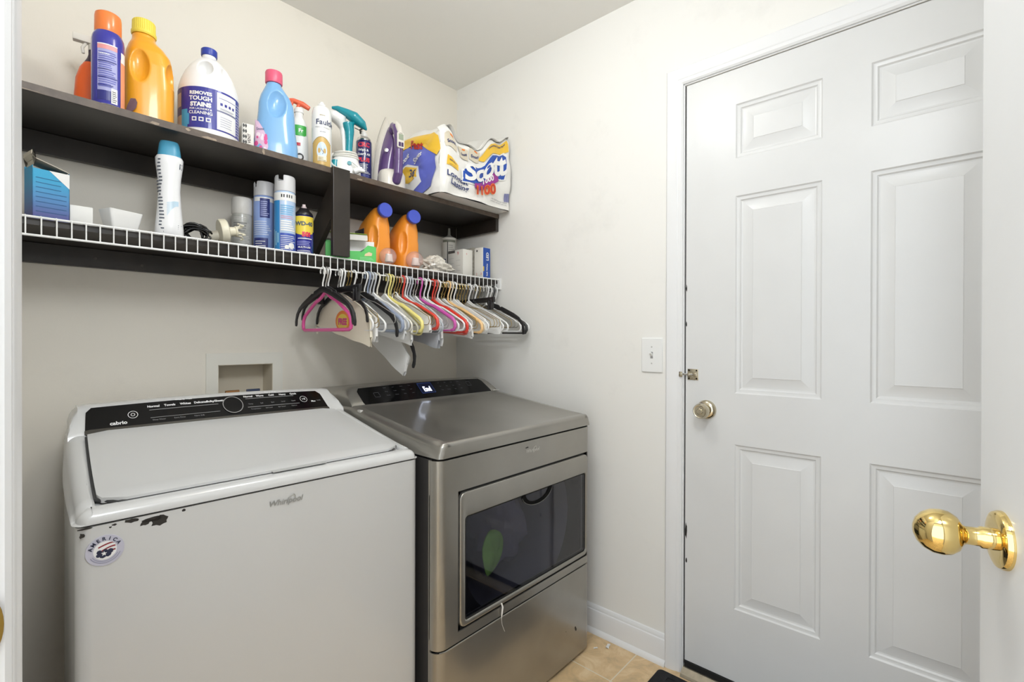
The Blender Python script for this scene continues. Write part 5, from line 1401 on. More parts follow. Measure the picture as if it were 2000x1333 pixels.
t = put('drain_fitting', 'cream plastic flanged pipe fitting lying on its side in front of the grey can', 'fitting', -1.132, -0.232, ZLO, -5)
CR = P('cream_pvc', 'e6dfc8', .35)
RX = Matrix.Translation((-.026, 0, .0385)) @ Matrix.Rotation(R(80), 4, 'Y')
g = G(RX); g.lathe([(.001, -.002), (.036, -.002), (.0385, .002), (.0385, .016), (.034, .020), (.024, .021), (.015, .023), (.014, .040), (.0165, .042), (.0165, .046), (.012, .047)], 40); g.build('flange', CR, t, smooth=40)
g = G(RX)
for k in range(5):
    a = 2 * PI * k / 5 + .3; c, s_ = math.cos(a), math.sin(a)
    g.tube([(.013 * c, .013 * s_, .046), (.017 * c, .017 * s_, .058), (.024 * c, .024 * s_, .062), (.026 * c, .026 * s_, .054)], .0028, 8)
for q in split_loose(g.build('clip', CR, t)): q.name = 'clip'

t = put('spray_can', 'frosted grey see-through can with a pale cap behind the cream fitting', 'spray can', -1.062, -0.128, ZLO, -19)
r = .030
g = G(); g.lathe([(r - .002, 0), (r, .003), (r, .118), (r * .97, .124), (.001, .124)], 40); g.build('can_body', P('frosted_grey', 'a9a8a2', .3, coat=.4, noise_s=60, noise_a=.12), t, smooth=40)
g = G(); g.lathe([(r - .0005, .1242), (r + .0008, .127), (r + .0003, .174), (r - .003, .180), (.001, .181)], 40); g.build('can_cap', P('cap_pale_grey', 'cfccc6', .4), t, smooth=40)
g = G(); lines(g, r, -50, 50, .010, .055, 9, 0, 4, .3); lines(g, r, -50, 50, .066, .100, 4, 1, 5, .5); lines(g, r, -50, 50, .105, .116, 2, 0, 6, .3)
g.build('can_label', [P('silver_print', 'd6d6d2', .4), P('smoke_print', '82827e', .4)], t, smooth=0, recalc=False)

def aerosol(label, x, y, rz, r, h, caph, mats, fancy, slot_ang):
    t = put('spray_can', label, 'spray can', x, y, ZLO, rz)
    can(t, r, h - caph + .006, mats[0], .012, .9)
    g = G(); g.lathe([(r - .002, h - caph), (r - .0005, h - caph + .001), (r - .0008, h - .006), (r - .003, h), (r - .0045, h), (r - .006, h - .006), (r - .006, h - caph * .55), (.001, h - caph * .55)], 48)
    o = g.build('can_cap', P('cap_grey_white', 'd3d2d3', .4), t, smooth=40)
    c = G(Matrix.Rotation(R(slot_ang), 4, 'Z')); c.box(-.009, .009, -r - .01, -r * .4, h - .020, h + .01)
    c.M = Matrix.Rotation(R(slot_ang), 4, 'Z') @ Matrix.Translation((0, -r * .7, h - .020)) @ Matrix.Rotation(R(90), 4, 'X'); c2 = G(c.M); c2.lathe([(.009, -.02), (.009, .02)], 24)
    booldiff(o, [c])
    g = G(); g.lathe([(.007, h - caph * .55), (.007, h - caph * .2), (.001, h - caph * .2)], 16); g.build('can_nozzle', PL_WHITE, t)
    return t
SKY = P('can_sky', '9cc0e6', .25, coat=.4)
t = aerosol('slim blue and white disinfectant spray can half behind the taller one on the wire rack', -1.000, -0.152, -22, .0330, .240, .048, [P('can_steel_blue', '8fa7dc', .3, coat=.3)], 0, -60)
r = .0330; g = G()
patch(g, r, -60, 60, .172, .186, 1, .0005); patch(g, r, -22, 30, .118, .182, 0, .0008); lines(g, r, -18, 26, .124, .176, 8, 2, 5, .4, off=.0012); lines(g, r, -60, 40, .06, .11, 7, 3, 6, .5); patch(g, r, -60, 20, .012, .050, 0, .0007); lines(g, r, -50, 10, .015, .045, 4, 1, 8, .3, off=.001)
g.build('can_label', [P('deep_indigo', '2b3577', .4), PL_WHITE, P('pale_lilac_print', 'aab2e0', .4), P('pale_band', 'bfcbe4', .4)], t, smooth=0, recalc=False)
t = aerosol('tall blue and white disinfectant spray can with a notched grey cap in front', -0.967, -0.236, -23, .0325, .250, .052, [P('can_pale_blue', 'b9cfec', .25, coat=.4)], 1, -25)
r = .0325; g = G()
patch(g, r, -80, 80, .166, .192, 1, .0005)
for a in (-20, -8, 8, 20, 34): patch(g, r, a, a + 6, .176, .186, 4, .001)
patch(g, r, -80, -28, .004, .166, 3, .0007)
for k in range(7): patch(g, r, -76 + k * 7, -70 + k * 7, .008 + k * .004, .075 - k * .003, 5 if k % 2 else 0, .001)
lines(g, r, -24, 62, .120, .155, 5, 2, 3, .55); lines(g, r, -22, 50, .108, .120, 2, 7, 4, .3); lines(g, r, -22, 60, .068, .104, 5, 1, 6, .6)
patch(g, r, -26, 70, .004, .060, 6, .0008); lines(g, r, -22, 62, .008, .056, 8, 1, 7, .3, off=.0012)
wf = wrap(r, 10, .014, .0016); g.add([wf(0, 0)] + [wf(.0065 * math.cos(i * PI / 8), .0065 * math.sin(i * PI / 8)) for i in range(16)], [(0, 1 + i, 1 + (i + 1) % 16) for i in range(16)], 1)
wf = wrap(r, 36, .020, .0016); g.add([wf(0, 0)] + [wf(.010 * math.cos(i * PI / 8), .010 * math.sin(i * PI / 8)) for i in range(16)], [(0, 1 + i, 1 + (i + 1) % 16) for i in range(16)], 1)
g.build('can_label', [P('bright_azure', '2f87c8', .3), PL_WHITE, P('aqua_print', '7eb6df', .4), P('mid_blue', '3a8ccb', .3), KTXT, P('pale_cyan', 'b5e0ee', .3), P('cobalt', '4059b5', .35), P('pink_text', 'd78aa4', .5)], t, smooth=0, recalc=False)

t = put('spray_can', 'blue and yellow lubricant can with a black neck left of the diagonal brace', 'spray can', -0.903, -0.236, ZLO, -25)
r = .0300; can(t, r, .132, P('can_royal', '2a2f92', .22, coat=.5), .004, .97)
g = G(); g.lathe([(r - .001, .1322), (r - .001, .137), (r * .86, .144), (r * .62, .151), (r * .50, .158), (.001, .158)], 36); g.build('can_shoulder', P('black_cone', '232022', .3), t, smooth=40)
g = G(); g.lathe([(.0085, .1585), (.0085, .164), (.006, .168), (.001, .168)], 20); g.box(-.005, .005, -.009, -.002, .160, .172)
g.build('can_nozzle', P('nozzle_pinkwhite', 'd6c4c4', .4), t, bevel=.001)
g = G(); patch(g, r, -75, 75, .078, .128, 0, .0006)
for k in range(14):
    a0 = -70 + k * 10; h = .014 * max(0, math.sin(PI * k / 13)) ** .5; patch(g, r, a0, a0 + 10, .078 - h, .078, 0, .0006)
g.text('WD-40', .0185, wrap(r, 2, .102, .0012), 1, .05); g.text('50!', .021, wrap(r, 14, .066, .0016), 2, .06); patch(g, r, -38, 50, .051, .054, 3, .001)
lines(g, r, -44, 48, .030, .046, 3, 4, 3, .5); g.text('MULTI-USE', .0085, wrap(r, 2, .023, .001), 3, .03); lines(g, r, -44, 48, .006, .016, 2, 3, 4, .35)
g.build('can_label', [P('label_yellow', 'ecd24a', .35), P('print_grey_blue', '55606a', .4), P('print_crimson', 'e0355a', .4), PL_WHITE, P('print_periwinkle', '8c8fd0', .4)], t, smooth=0, recalc=False)

# green dryer sheet carton
t = put('carton', 'open bright green carton with white inside behind the shelf post on the wire rack', 'box', -0.724, -0.228, ZLO, -26)
GR = P('bright_green_card', '4fc458', .4); KI = P('card_inside', 'd9d6cf', .7)
g = G(); w_, d_ = .088, .030; k_ = .0012
fp = [(-w_, 0), (w_, 0), (w_, .056), (w_ - .030, .060), (w_ - .052, .038), (-w_ + .030, .034), (-w_ + .016, .070), (-w_, .070)]
g.prism(fp, lambda u, v, d: (u, d, v), -d_, -d_ + k_); g.box(-w_, -w_ + k_, -d_, d_, 0, .070); g.box(w_ - k_, w_, -d_, d_, 0, .056); g.box(-w_, w_, -d_, d_, 0, k_)
g.build('box_body', GR, t, smooth=0)
g = G(); g.box(-w_ + k_, w_ - k_, d_ - .004, d_ - .002, 0, .085); g.box(-w_ + k_ * 2, w_ - k_ * 2, -d_ + k_ * 2, d_ - .006, .003, .040); g.build('sheet_stack', P('sheet_white', 'eceae8', .8), t, bevel=.001)
g = G(); pth = [(d_ - .001, .0), (d_ - .001, .088), (d_ - .008, .100), (d_ - .024, .103), (-.012, .100), (-.022, .092), (-.025, .078)]
g.loft([[(x, y, z) for y, z in pth] + [(x, y + .0012, z + .0012) for y, z in reversed(pth)] for x in (-w_ + .002, w_ - .030)], 0)
g.build('lid_flap', [KI], t, smooth=40)
g = G(); g.box(-w_ + .002, w_ - .031, -.012, d_ - .002, .1045, .1052); g.build('lid_top_print', P('lime_card', 'b7d84e', .4), t)
g = G(); g.add([(.030, -d_ - .0005, .036), (.044, -d_ - .0005, .046), (.046, -d_ - .0005, .043), (.034, -d_ - .0005, .034)], [(0, 1, 2, 3)], 0)
g.add([(.046, -d_ - .0005, .020), (.072, -d_ - .0005, .022), (.074, -d_ - .0005, .032), (.062, -d_ - .0005, .036), (.048, -d_ - .0005, .028)], [(0, 1, 2, 3, 4)], 1)
for k in range(3): g.box(.030, .080 - .004 * k, -d_ - .0006, -d_ - .0002, .006 + .004 * k, .0072 + .004 * k, 2)
g.build('box_print', [P('deep_green', '1f6a3c', .5), P('bear_peach', 'e8cfa4', .5), P('mint', 'a8e8ae', .5)], t, smooth=0, recalc=False)

# orange laundry jugs with blue caps
def orange_jug(label, x, y, rz, sc=1.0, labelled=False):
    t = put('laundry_jug', label, 'bottle', x, y, ZLO, rz, 'orange laundry jugs with blue caps')
    g = G(); body_loft(g, [(0, .048, .082, 3.2), (.004, .052, .086, 3.2), (.10, .053, .087, 3.0), (.145, .051, .084, 2.8, 0, -.002), (.175, .045, .072, 2.6, 0, -.012), (.200, .036, .055, 2.4, 0, -.028), (.222, .026, .038, 2.2, 0, -.042), (.233, .018, .026, 2.1, 0, -.050)], n=44)
    g.tube([(0, -.045, .205), (0, -.075, .212), (0, -.090, .215)], [.024, .024, .024], 20)
    o = g.build('jug_body', P('jug_orange', 'f79a33', .35, coat=.2), t, remesh=.003, rsmooth=4)
    booldiff(o, [ell((.050, -.062, .110), (.026, .020, .062), Matrix.Rotation(R(0), 4, 'X')), ell((-.044, -.078, .112), (.024, .020, .055), Matrix.Rotation(R(0), 4, 'X'))], .003, 6)
    g = G(Matrix.Translation((0, -.090, .215)) @ Matrix.Rotation(R(90 - 4), 4, 'X')); g.lathe([(.0275, 0), (.0285, .002), (.0285, .016), (.027, .019), (.022, .0195), (.001, .0195)], 36)
    g.build('jug_cap', P('jug_cap_blue', '4a5cc8', .35), t, smooth=40)
    if labelled:
        g = G(); g.box(-.0545, -.0525, -.03, .05, .105, .150); g.build('jug_label', P('label_black', '23232e', .4), t, bevel=.0005)
    return t
orange_jug('orange laundry jug with a blue cap right behind the green carton', -0.578, -0.146, -6, labelled=True)
orange_jug('orange laundry jug with a blue cap standing left of the cloudy plastic bag', -0.436, -0.146, -9)
# pinkish measuring balls in front of the jugs
def ball(label, x, y, rz, r):
    t = put('dosing_ball', label, 'measuring cup', x, y, ZLO, rz, 'dosing balls in front of the orange jugs')
    g = G(); g.sphere((0, 0, r), r, 32, 20, sc=(1, .8, 1)); g.build('ball_shell', glass_mat('clear_pink_plastic', 'fdf4f2', .80, .15, 'f6e2de'), t, smooth=80)
    g = G(); g.lathe([(r * .48, 0), (r * .50, .004), (r * .40, .020), (r * .38, .030), (.001, .030)], 28, c=(.004, 0, r * .35)); g.build('inner_cup', PL_WHITE, t, smooth=40)
    return t
ball('clear pinkish plastic dosing ball beside the green carton', -0.592, -0.271, -34, .033)
ball('clear pinkish plastic dosing ball in front of the right orange jug', -0.466, -0.270, -36, .035)

# clear crumpled bag
t = None
g = G(); g.sphere((0, 0, 0), 1, 64, 40); out = []
for p in g.v:
    v = Vector(p); rr = 1 + .30 * noise.fractal(v * 2.2 + Vector((4, 1, 2)), 1, 2, 4) - .10 * abs(math.sin(v.x * 13 + 4 * v.z))
    x = v.x * .072 * rr; z = (v.z * .5 + .5) * .074 * (1 - .55 * max(0, v.x)) * (1 + .12 * rr) ; out.append((x, v.y * .034 * rr, max(.0006, z)))
g.v = out
o = g.build('plastic_bag', P('cloudy_bag', 'dcd6ca', .22, coat=.6, bump=.8, bscale=60, noise_s=25, noise_a=.08), smooth=22); o.location = (-.300, -.215, ZLO); o.rotation_euler = (0, 0, R(-30))
tag(o, 'crumpled cloudy plastic bag between the right orange jug and the small cartons', 'bag')
# caulk tube leaning in the corner
t = put('caulk_tube', 'off-white caulk tube with a pointed nozzle standing behind the small cartons in the corner', 'caulk tube', -0.115, -0.075, ZLO, -42)
t.scale = (1.3, 1.3, .96); g = G(); g.lathe([(.0255, 0), (.0255, .002), (.0250, .205), (.0265, .207), (.0265, .211), (.022, .213)], 36); g.build('tube_body', P('tube_offwhite', 'd8d5cc', .4), t, smooth=40)
g = G(); g.lathe([(.022, .2132), (.020, .216), (.0085, .224), (.0055, .230), (.0042, .262), (.001, .264)], 24); g.build('tube_nozzle', P('nozzle_grey', '8c8b85', .4), t, smooth=40)
g = G(); patch(g, .0255, -60, 60, .188, .200, 1, .0006); patch(g, .0255, -14, -8, .05, .19, 0, .0006); lines(g, .0255, -4, 50, .06, .18, 12, 2, 2, .3)
g.build('tube_label', [KTXT, P('olive_band', '77786a', .5), P('grey_lines', '9c9a94', .5)], t, smooth=0, recalc=False)
t = put('carton', 'tiny dark blue box almost hidden behind the clear bag near the caulk tube', 'box', -0.180, -0.105, ZLO, -30)
g = G(); g.box(-.014, .014, -.012, .012, 0, .092); g.build('box_body', P('box_midnight', '232a48', .5), t, bevel=.001)
g = G(); g.add([(-.010, -.0128, .070), (.002, -.0128, .086), (.006, -.0128, .086), (-.006, -.0128, .070)], [(0, 1, 2, 3)]); g.build('box_print', PL_WHITE, t, smooth=0, recalc=False)

CARD = P('bulb_carton_white', 'e9e6de', .5)
t = put('light_bulb_carton', 'white carton with a grey top band and red digits left of the blue ended carton', 'box', -0.128, -0.170, ZLO, 0)
g = G(); g.box(-.030, .030, -.052, .052, 0, .130); g.build('box_body', CARD, t, bevel=.001)
g = G(); LX = lambda u0, v0: (lambda u, v: (-.0306, .0 - u0 - u, v0 + v))
g.box(-.0307, -.0302, .004, .051, .117, .129, 1); g.text('9', .022, LX(.018, .112), 0, .02)
for k in range(7): g.box(-.0306, -.0302, .01 - .045 * (k % 2), .045 - .05 * (k % 2), .020 + k * .012, .0212 + k * .012, 2)
g.text('9', .012, lambda u, v: (-.008 + u, -.0526, .108 + v), 0, .02)
g.build('box_print', [P('print_soft_red', 'd98a86', .5), P('print_charcoal', '5b5754', .5), P('print_fog', 'bdb9b0', .5)], t, smooth=0, recalc=False)
t = put('light_bulb_carton', 'white carton with a bright blue end panel at the right end of the wire rack', 'box', -0.062, -0.232, ZLO, 0)
g = G(); g.box(-.028, .022, -.048, .006, 0, .140); g.build('box_body', CARD, t, bevel=.001)
g = G(); g.box(-.024, .0215, -.0488, -.0482, .002, .139, 0); g.text('LED', .022, lambda u, v: (.004 - v, -.0494, .100 + u), 1, .03); g.text('Soft White', .013, lambda u, v: (.001 - v, -.0494, .038 + u), 1, .02)
g.box(.0, .008, -.0494, -.0489, .080, .122, 1) if False else None
g.text('6', .016, lambda u, v: (-.0286, -.040 - u * -1, .018 + v), 2, .02); g.text('2', .014, lambda u, v: (-.0286, -.010 - u, .018 + v), 2, .02); g.box(-.0287, -.0282, -.016, -.008, .122, .130, 3)
g.box(-.0245, -.018, -.0492, -.0488, .030, .052, 4)
g.build('box_print', [P('print_cobalt', '1f4ea8', .35), PL_WHITE, P('print_soft_red', 'd98a86', .5), KTXT, P('print_gold', 'e0c23c', .4)], t, smooth=0, recalc=False)
t = put('light_bulb_carton', 'small patterned grey carton peeking above between the two white cartons', 'box', -0.060, -0.172, ZLO, 0)
g = G(); g.box(-.026, .026, -.044, .040, 0, .146); g.build('box_body', P('carton_greige', 'a59f92', .6, noise_s=70, noise_a=.35), t, bevel=.001)
g = G(); g.box(-.0266, -.0262, -.030, -.010, .122, .138); g.build('box_print', PL_WHITE, t, smooth=0)

# ================================================================== clothes hangers on the hanging rail
RAILY = yl - 0.003
TX = [(-.85, 643), (-.82, 659), (-.7, 720), (-.5, 808), (-.3, 883), (-.1, 948), (-.03, 969)]
def hook_path(rt, rh=.0165, neck=-.072):
    cz = .0030 + rt - rh; p = []
    for k in range(15):
        a = R(205 - 225 * k / 14); p.append((rh * math.cos(a), 0, cz + rh * math.sin(a)))
    return p + [(rh * .62, 0, cz - .021), (.004, 0, cz - .034), (0, 0, cz - .044), (0, 0, neck)]
def shoulder(w, drop, top=-.076, lift=0.0, n=9):
    """right half outline from the neck to the arm end"""
    out = []
    for k in range(n + 1):
        t = k / n; x = w * t
        z = top - (drop - .020) * (t ** 1.12) - .006 * math.sin(PI * min(1, t * 2.2))
        out.append((x, z))
    return out
HC = {}
def hanger_kind(kind, col):
    key = (kind, col)
    if key in HC: return HC[key]
    m = mat('hanger_' + kind + '_' + col, col, .3 if kind != 'velvet' else .55, coat=.25 if kind != 'wire' else 0, metal=.85 if kind == 'wire' else 0)
    parts = []
    w, drop = .200, .105
    if kind == 'wire':
        rt = .0013
        g = G(); g.tube(hook_path(rt), rt, 7); parts.append(('hook', g, m))
        g = G(); s_ = shoulder(.202, .100); R_ = [(x, 0, z) for x, z in s_] + [(.208, 0, -.172), (.205, 0, -.182), (.196, 0, -.186)]
        g.tube(R_ + [(-x, y, z) for x, y, z in reversed(R_)], rt, 7, closed=True)
        tw = [(.0022 * math.cos(i * 1.1), .0022 * math.sin(i * 1.1), -.040 - .0022 * i) for i in range(17)]; g.tube(tw, rt * .8, 6)
        parts.append(('frame', g, m))
    elif kind == 'tube':
        rt = .0030
        g = G(); g.tube(hook_path(rt), rt, 10); parts.append(('hook', g, m))
        g = G(); s_ = shoulder(.196, .112); R_ = [(x, 0, z) for x, z in s_] + [(.206, 0, -.178), (.207, 0, -.190), (.200, 0, -.200), (.188, 0, -.203)]
        g.tube(R_ + [(-x, y, z) for x, y, z in reversed(R_)], .0036, 10, closed=True)
        parts.append(('frame', g, m))
    elif kind == 'contour':
        rt = .0034
        g = G(); g.tube(hook_path(rt), rt, 10); parts.append(('hook', g, m))
        g = G(); s_ = shoulder(.190, .110)
        for sgn in (1, -1):
            P_ = [(sgn * x, 0, z) for x, z in s_] + [(sgn * .203, 0, -.178), (sgn * .206, 0, -.196), (sgn * .198, 0, -.208), (sgn * .184, 0, -.210)]
            g.tube(P_, [.0045] + [.0062] * 3 + [.0072] * 6 + [.0062] * 4, 12)
        g.tube([(.184, 0, -.210), (0, 0, -.208), (-.184, 0, -.210)], .0034, 8)
        parts.append(('frame', g, m))
    elif kind == 'velvet':
        rt = .0018
        rt = .0026; g = G(); g.tube(hook_path(rt), rt, 8); parts.append(('hook', g, PL_WHITE))
        g = G()
        up = [(0, -.066), (.020, -.070), (.045, -.078), (.060, -.082), (.068, -.092), (.078, -.090), (.110, -.104), (.150, -.122), (.180, -.140), (.203, -.166), (.212, -.196), (.211, -.212), (.203, -.214), (.198, -.206), (.196, -.186), (.184, -.164), (.160, -.146), (.110, -.126), (.060, -.106), (.020, -.092), (0, -.089)]
        full = up + [(-a, b) for a, b in reversed(up[1:-1])]
        g.prism(full, lambda u, v, d: (u, d, v), -.0026, .0026)
        parts.append(('frame', g, m))
    elif kind == 'slim':
        rt = .0030
        g = G(); g.tube(hook_path(rt), rt, 10); parts.append(('hook', g, CHROME))
        g = G(); s_ = shoulder(.152, .100); R_ = [(x, 0, z) for x, z in s_] + [(.163, 0, -.172), (.166, 0, -.190), (.163, 0, -.202), (.152, 0, -.207)]
        g.tube(R_ + [(-x, y, z) for x, y, z in reversed(R_)], .0058, 12, closed=True)
        parts.append(('frame', g, m))
    elif kind == 'clip':
        rt = .0020
        g = G(); g.tube(hook_path(rt, neck=-.060), rt, 8); parts.append(('hook', g, CHROME))
        g = G(); g.prism([(-.150, -.062), (.150, -.058), (.150, -.080), (-.150, -.080)], lambda u, v, d: (u, d, v), -.005, .005); parts.append(('frame', g, m))
        for x in (-.125, .125):
            g = G(); g.box(x - .012, x + .012, -.008, .008, -.112, -.068); g.tube([(x, -.010, -.074), (x, -.010, -.108)], .003, 8); parts.append(('clip', g, m if x < 0 else m))
    HC[key] = parts
    return parts
MESH = {}
def cover_mesh(w, bottom, low, printed, seed):
    """folded card or paper cape over the shoulders"""
    g = G(); s_ = shoulder(w, .108, top=-.068)
    up = [(0, -.066)] + s_[1:] + [(w + .006, bottom)]
    for sgn_y in (-1, 1):
        vs = []; fs = []
        pts = [(x, z) for x, z in up]; full = [(-x, z) for x, z in reversed(pts[1:])] + pts
        n = len(full)
        for i, (x, z) in enumerate(full):
            lo = bottom - low * (x / w) - .0012 * math.sin(i * 1.1 + seed)
            for k in range(6):
                t = k / 5; zz = z + (lo - z) * t
                vs.append((x, sgn_y * (.0042 + .0022 * math.sin(t * 4 + i * .5 + seed)), zz))
        for i in range(n - 1):
            for k in range(5):
                a = i * 6 + k; fs.append((a, a + 1, a + 7, a + 6))
        g.add(vs, fs, 0)
    full = [(-x, z) for x, z in reversed(up[1:])] + up
    g.add([(x, y, z) for x, z in full for y in (-.0042 - .0022 * math.sin(0), .0042)], [(2 * i, 2 * i + 1, 2 * i + 3, 2 * i + 2) for i in range(len(full) - 1)], 0)
    return g
TH = ['first', 'second', 'third', 'fourth', 'fifth', 'sixth', 'seventh', 'eighth', 'ninth', 'tenth', 'eleventh', 'twelfth', 'thirteenth', 'fourteenth', 'fifteenth', 'sixteenth', 'seventeenth', 'eighteenth', 'nineteenth']
def ordn(i):
    if i < 19: return TH[i]
    tens = {2: 'twenty', 3: 'thirty', 4: 'forty', 5: 'fifty'}; t, u = divmod(i + 1, 10)
    if u == 0: return {2: 'twentieth', 3: 'thirtieth', 4: 'fortieth', 5: 'fiftieth'}[t]
    return tens[t] + '-' + TH[u - 1]
# (pixel-free) list: x on the rail, kind, colour, words, yaw, tilt, cover
HL = [
 (644, 'velvet', '1b1a1c', 'black velvet hanger with hooked shoulder', 2, 0, None),
 (650, 'velvet', '1b1a1c', 'black velvet hanger beside the hot pink one', 1, 4, None),
 (655, 'slim', 'e0559c', 'small hot pink hanger with a straight bottom bar', 0, 0, None),
 (660, 'clip', '1b1a1c', 'black clip hanger behind the small hot pink one', -1, 0, None),
 (665, 'velvet', '1b1a1c', 'black velvet hanger in front of the printed card', -1, 0, None),
 (670, 'tube', 'e9e9e8', 'white tubular hanger with a cream printed card over it', -2, 2, ('print', .190, -.225, .030)),
 (677, 'wire', 'b39a5c', 'gold wire hanger', -2, 0, None),
 (683, 'wire', 'b39a5c', 'gold wire hanger under a white paper cape', -2, 4, ('white', .19, -.215, .02)),
 (691, 'tube', 'e9e9e8', 'white tubular hanger', 0, 3, None),
 (703, 'wire', 'd5d5d3', 'thin white wire hanger', 2, 0, None),
 (714, 'velvet', '1b1a1c', 'black velvet hanger left of the blue grey moulded one', 2, 5, None),
 (719, 'contour', '8e99ae', 'blue grey moulded hanger with wide shoulders', 2, 0, None),
 (725, 'tube', 'c3c6ca', 'pale grey tubular hanger', 2, 5, None),
 (730, 'tube', 'c3c6ca', 'pale grey tubular hanger under white paper', 2, 1, ('white', .185, -.215, .02)),
 (737, 'tube', 'e4dfd0', 'cream tubular hanger beside the drooping white cape', 2, 2, None),
 (743, 'wire', 'd5d5d3', 'wire hanger drooping low under a long white paper cape', 3, 26, ('white', .195, -.215, .02)),
 (748, 'velvet', '1b1a1c', 'black velvet hanger drooping low', 3, 24, None),
 (753, 'tube', 'b9b6a4', 'beige grey tubular hanger over a white paper cape', 1, 5, ('white', .17, -.225, .02)),
 (758, 'contour', 'ecdf86', 'pale yellow moulded hanger', 0, 0, None),
 (764, 'tube', 'd9cf8a', 'soft yellow tubular hanger', 0, 6, None),
 (769, 'wire', 'b39a5c', 'gold wire hanger', 1, 0, None),
 (774, 'wire', 'b39a5c', 'gold wire hanger under a white paper cape', 1, 0, ('white', .195, -.205, .01)),
 (779, 'wire', 'b39a5c', 'gold wire hanger', 1, 0, None),
 (785, 'contour', 'd8473a', 'red moulded hanger nearest the yellow ones', 0, -3, None),
 (791, 'tube', 'ecebea', 'white tubular hanger under a white paper cape', 0, 0, ('white', .19, -.195, .01)),
 (797, 'tube', 'b7bcc4', 'grey tubular hanger', 0, 4, None),
 (802, 'tube', 'b7bcc4', 'grey tubular hanger', -1, 2, ('grey', .18, -.235, .03)),
 (808, 'wire', 'c9c9c6', 'plain silver wire hanger right of the grey tubular ones', -1, 0, None),
 (813, 'wire', 'c9c9c6', 'silver wire hanger under a white paper cape', -1, 3, ('white', .17, -.225, .03)),
 (820, 'contour', 'c957a8', 'magenta moulded hanger between white hangers', 0, -2, None),
 (828, 'tube', 'efefee', 'white tubular hanger with white paper beside the magenta one', 1, 1, ('white', .18, -.20, .0)),
 (835, 'tube', 'efefee', 'white tubular hanger with a large open hook', 3, 0, None),
 (844, 'contour', 'd8392c', 'bright red moulded hanger', 1, 0, None),
 (850, 'tube', 'd2695c', 'dull red tubular hanger', 1, 5, None),
 (855, 'tube', 'f0f0ef', 'white tubular hanger under a white paper cape', 0, 2, ('white', .185, -.205, .01)),
 (862, 'wire', 'b39a5c', 'gold wire hanger', 0, 0, None),
 (868, 'wire', 'b39a5c', 'gold wire hanger under a white paper cape', 0, 3, ('white', .175, -.215, .01)),
 (875, 'contour', 'efc58a', 'pale orange moulded hanger', 0, 0, None),
 (881, 'tube', 'e8dfca', 'cream tubular hanger right of the pale orange moulded one', 0, 1, None),
 (887, 'tube', 'f0f0ef', 'white tubular hanger under a white paper cape', 0, 0, ('white', .188, -.205, .01)),
 (893, 'wire', 'b39a5c', 'gold wire hanger under a white paper cape', 0, 2, ('white', .18, -.2, .01)),
 (898, 'wire', 'b39a5c', 'gold wire hanger', 0, 0, None),
 (903, 'wire', 'b39a5c', 'gold wire hanger', 0, 0, None),
 (909, 'wire', 'b39a5c', 'gold wire hanger', 0, 0, None),
 (915, 'tube', 'f0f0ef', 'white tubular hanger under a white paper cape', 0, 0, ('white', .19, -.205, .01)),
 (921, 'clip', '1b1a1c', 'black clip hanger with a straight bar', -4, 0, None),
 (927, 'tube', 'f0f0ef', 'white tubular hanger', -2, 0, None),
 (933, 'wire', 'b39a5c', 'gold wire hanger', -1, 0, None),
 (939, 'wire', 'a8a39a', 'dull steel wire hanger', 0, 0, None),
 (945, 'wire', 'a8a39a', 'dull steel wire hanger', 1, 0, None),
 (950, 'tube', 'f0f0ef', 'white tubular hanger', 1, 0, None),
 (956, 'velvet', '1b1a1c', 'black velvet hanger near the corner wall', 1, 0, None),
 (962, 'contour', '2a2a2b', 'charcoal moulded hanger nearest the corner wall', 1, 0, None),
 (967, 'tube', 'f0f0ef', 'white tubular hanger', 0, 0, None),
]
CAPE = P('paper_cape_white', 'eeedeb', .6); CAPEG = P('paper_cape_grey', 'b9bcc2', .6); CARDC = P('card_cream', 'efe6d2', .5)
def rail_x(px):
    for (a, p), (b, q) in zip(TX, TX[1:]):
        if px <= q: return a + (b - a) * (px - p) / (q - p)
    return TX[-1][0]
from collections import Counter
cnt = Counter(h[3] for h in HL)
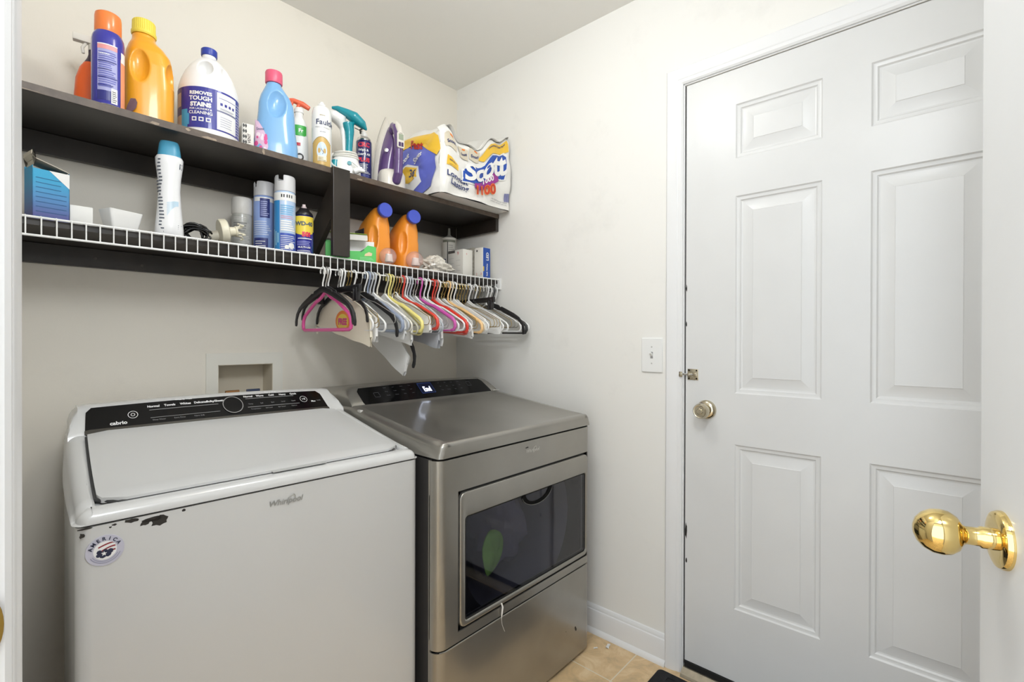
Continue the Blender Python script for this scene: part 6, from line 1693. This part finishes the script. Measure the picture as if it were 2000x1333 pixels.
OPT = {0: (-.024, 0, .90), 1: (-.014, 0, .86), 2: (-.034, 0, 1), 4: (0, 0, .86), 15: (.045, -.075, 1), 16: (.055, -.065, 1)}
for i, (px, kind, col, words, yw, tilt, cov) in enumerate(HL):
    ox_, oz_, os_ = OPT.get(i, (0, 0, 1))
    label = words if cnt[words] == 1 else words + ', ' + ordn(i) + ' of the row from the left'
    x = rail_x(px)
    t = thing('clothes_hanger', label, 'hanger', (x + ox_, RAILY, zb_w + oz_), 0, 'clothes hangers on the wire rack'); t.scale = (os_, 1, os_)
    t.rotation_euler = (Matrix.Rotation(R(-90 + yw), 3, 'Z') @ Matrix.Rotation(R(tilt), 3, 'Y')).to_euler()
    for nm, g, m in hanger_kind(kind, col):
        key = (kind, col, id(g))
        if key not in MESH:
            o = g.build(nm, m, t, smooth=45, bevel=.0012 if kind in ('velvet', 'clip') and nm != 'hook' else 0); MESH[key] = o.data
        else:
            o = bpy.data.objects.new(nm, MESH[key]); COL.objects.link(o); o.parent = t
    if cov:
        ck, w, bt, low = cov
        mats_ = {'white': CAPE, 'grey': CAPEG, 'print': CARDC}[ck]
        g = cover_mesh(w, bt, low, False, i)
        o = g.build('paper_cover', mats_, t, smooth=50); plab(o, {'white': 'white paper cape', 'grey': 'pale grey paper cape', 'print': 'cream card with a printed round picture'}[ck])
        if ck == 'print':
            g = G(); yy = -.0086
            for r_, mi, cz in ((.052, 0, -.175), (.040, 1, -.178)):
                g.add([(.0 + .02, yy - .0003 * mi, cz)] + [(.02 + r_ * math.cos(2 * PI * k / 28), yy - .0003 * mi, cz + r_ * .7 * math.sin(2 * PI * k / 28)) for k in range(28)], [(0, 1 + k, 1 + (k + 1) % 28) for k in range(28)], mi)
            g.text('FREE', .030, lambda u, v: (.02 + u, yy - .001, -.178 + v), 2, .05)
            g.build('card_print', [P('card_orange', 'f08a3c', .5), P('card_yellow', 'f2d65c', .5), P('card_pink', 'd8408a', .5)], t, smooth=0, recalc=False)
# clear plastic belt loop hanging below the drooping hangers
# small clear adhesive hook high on the back wall under the rack
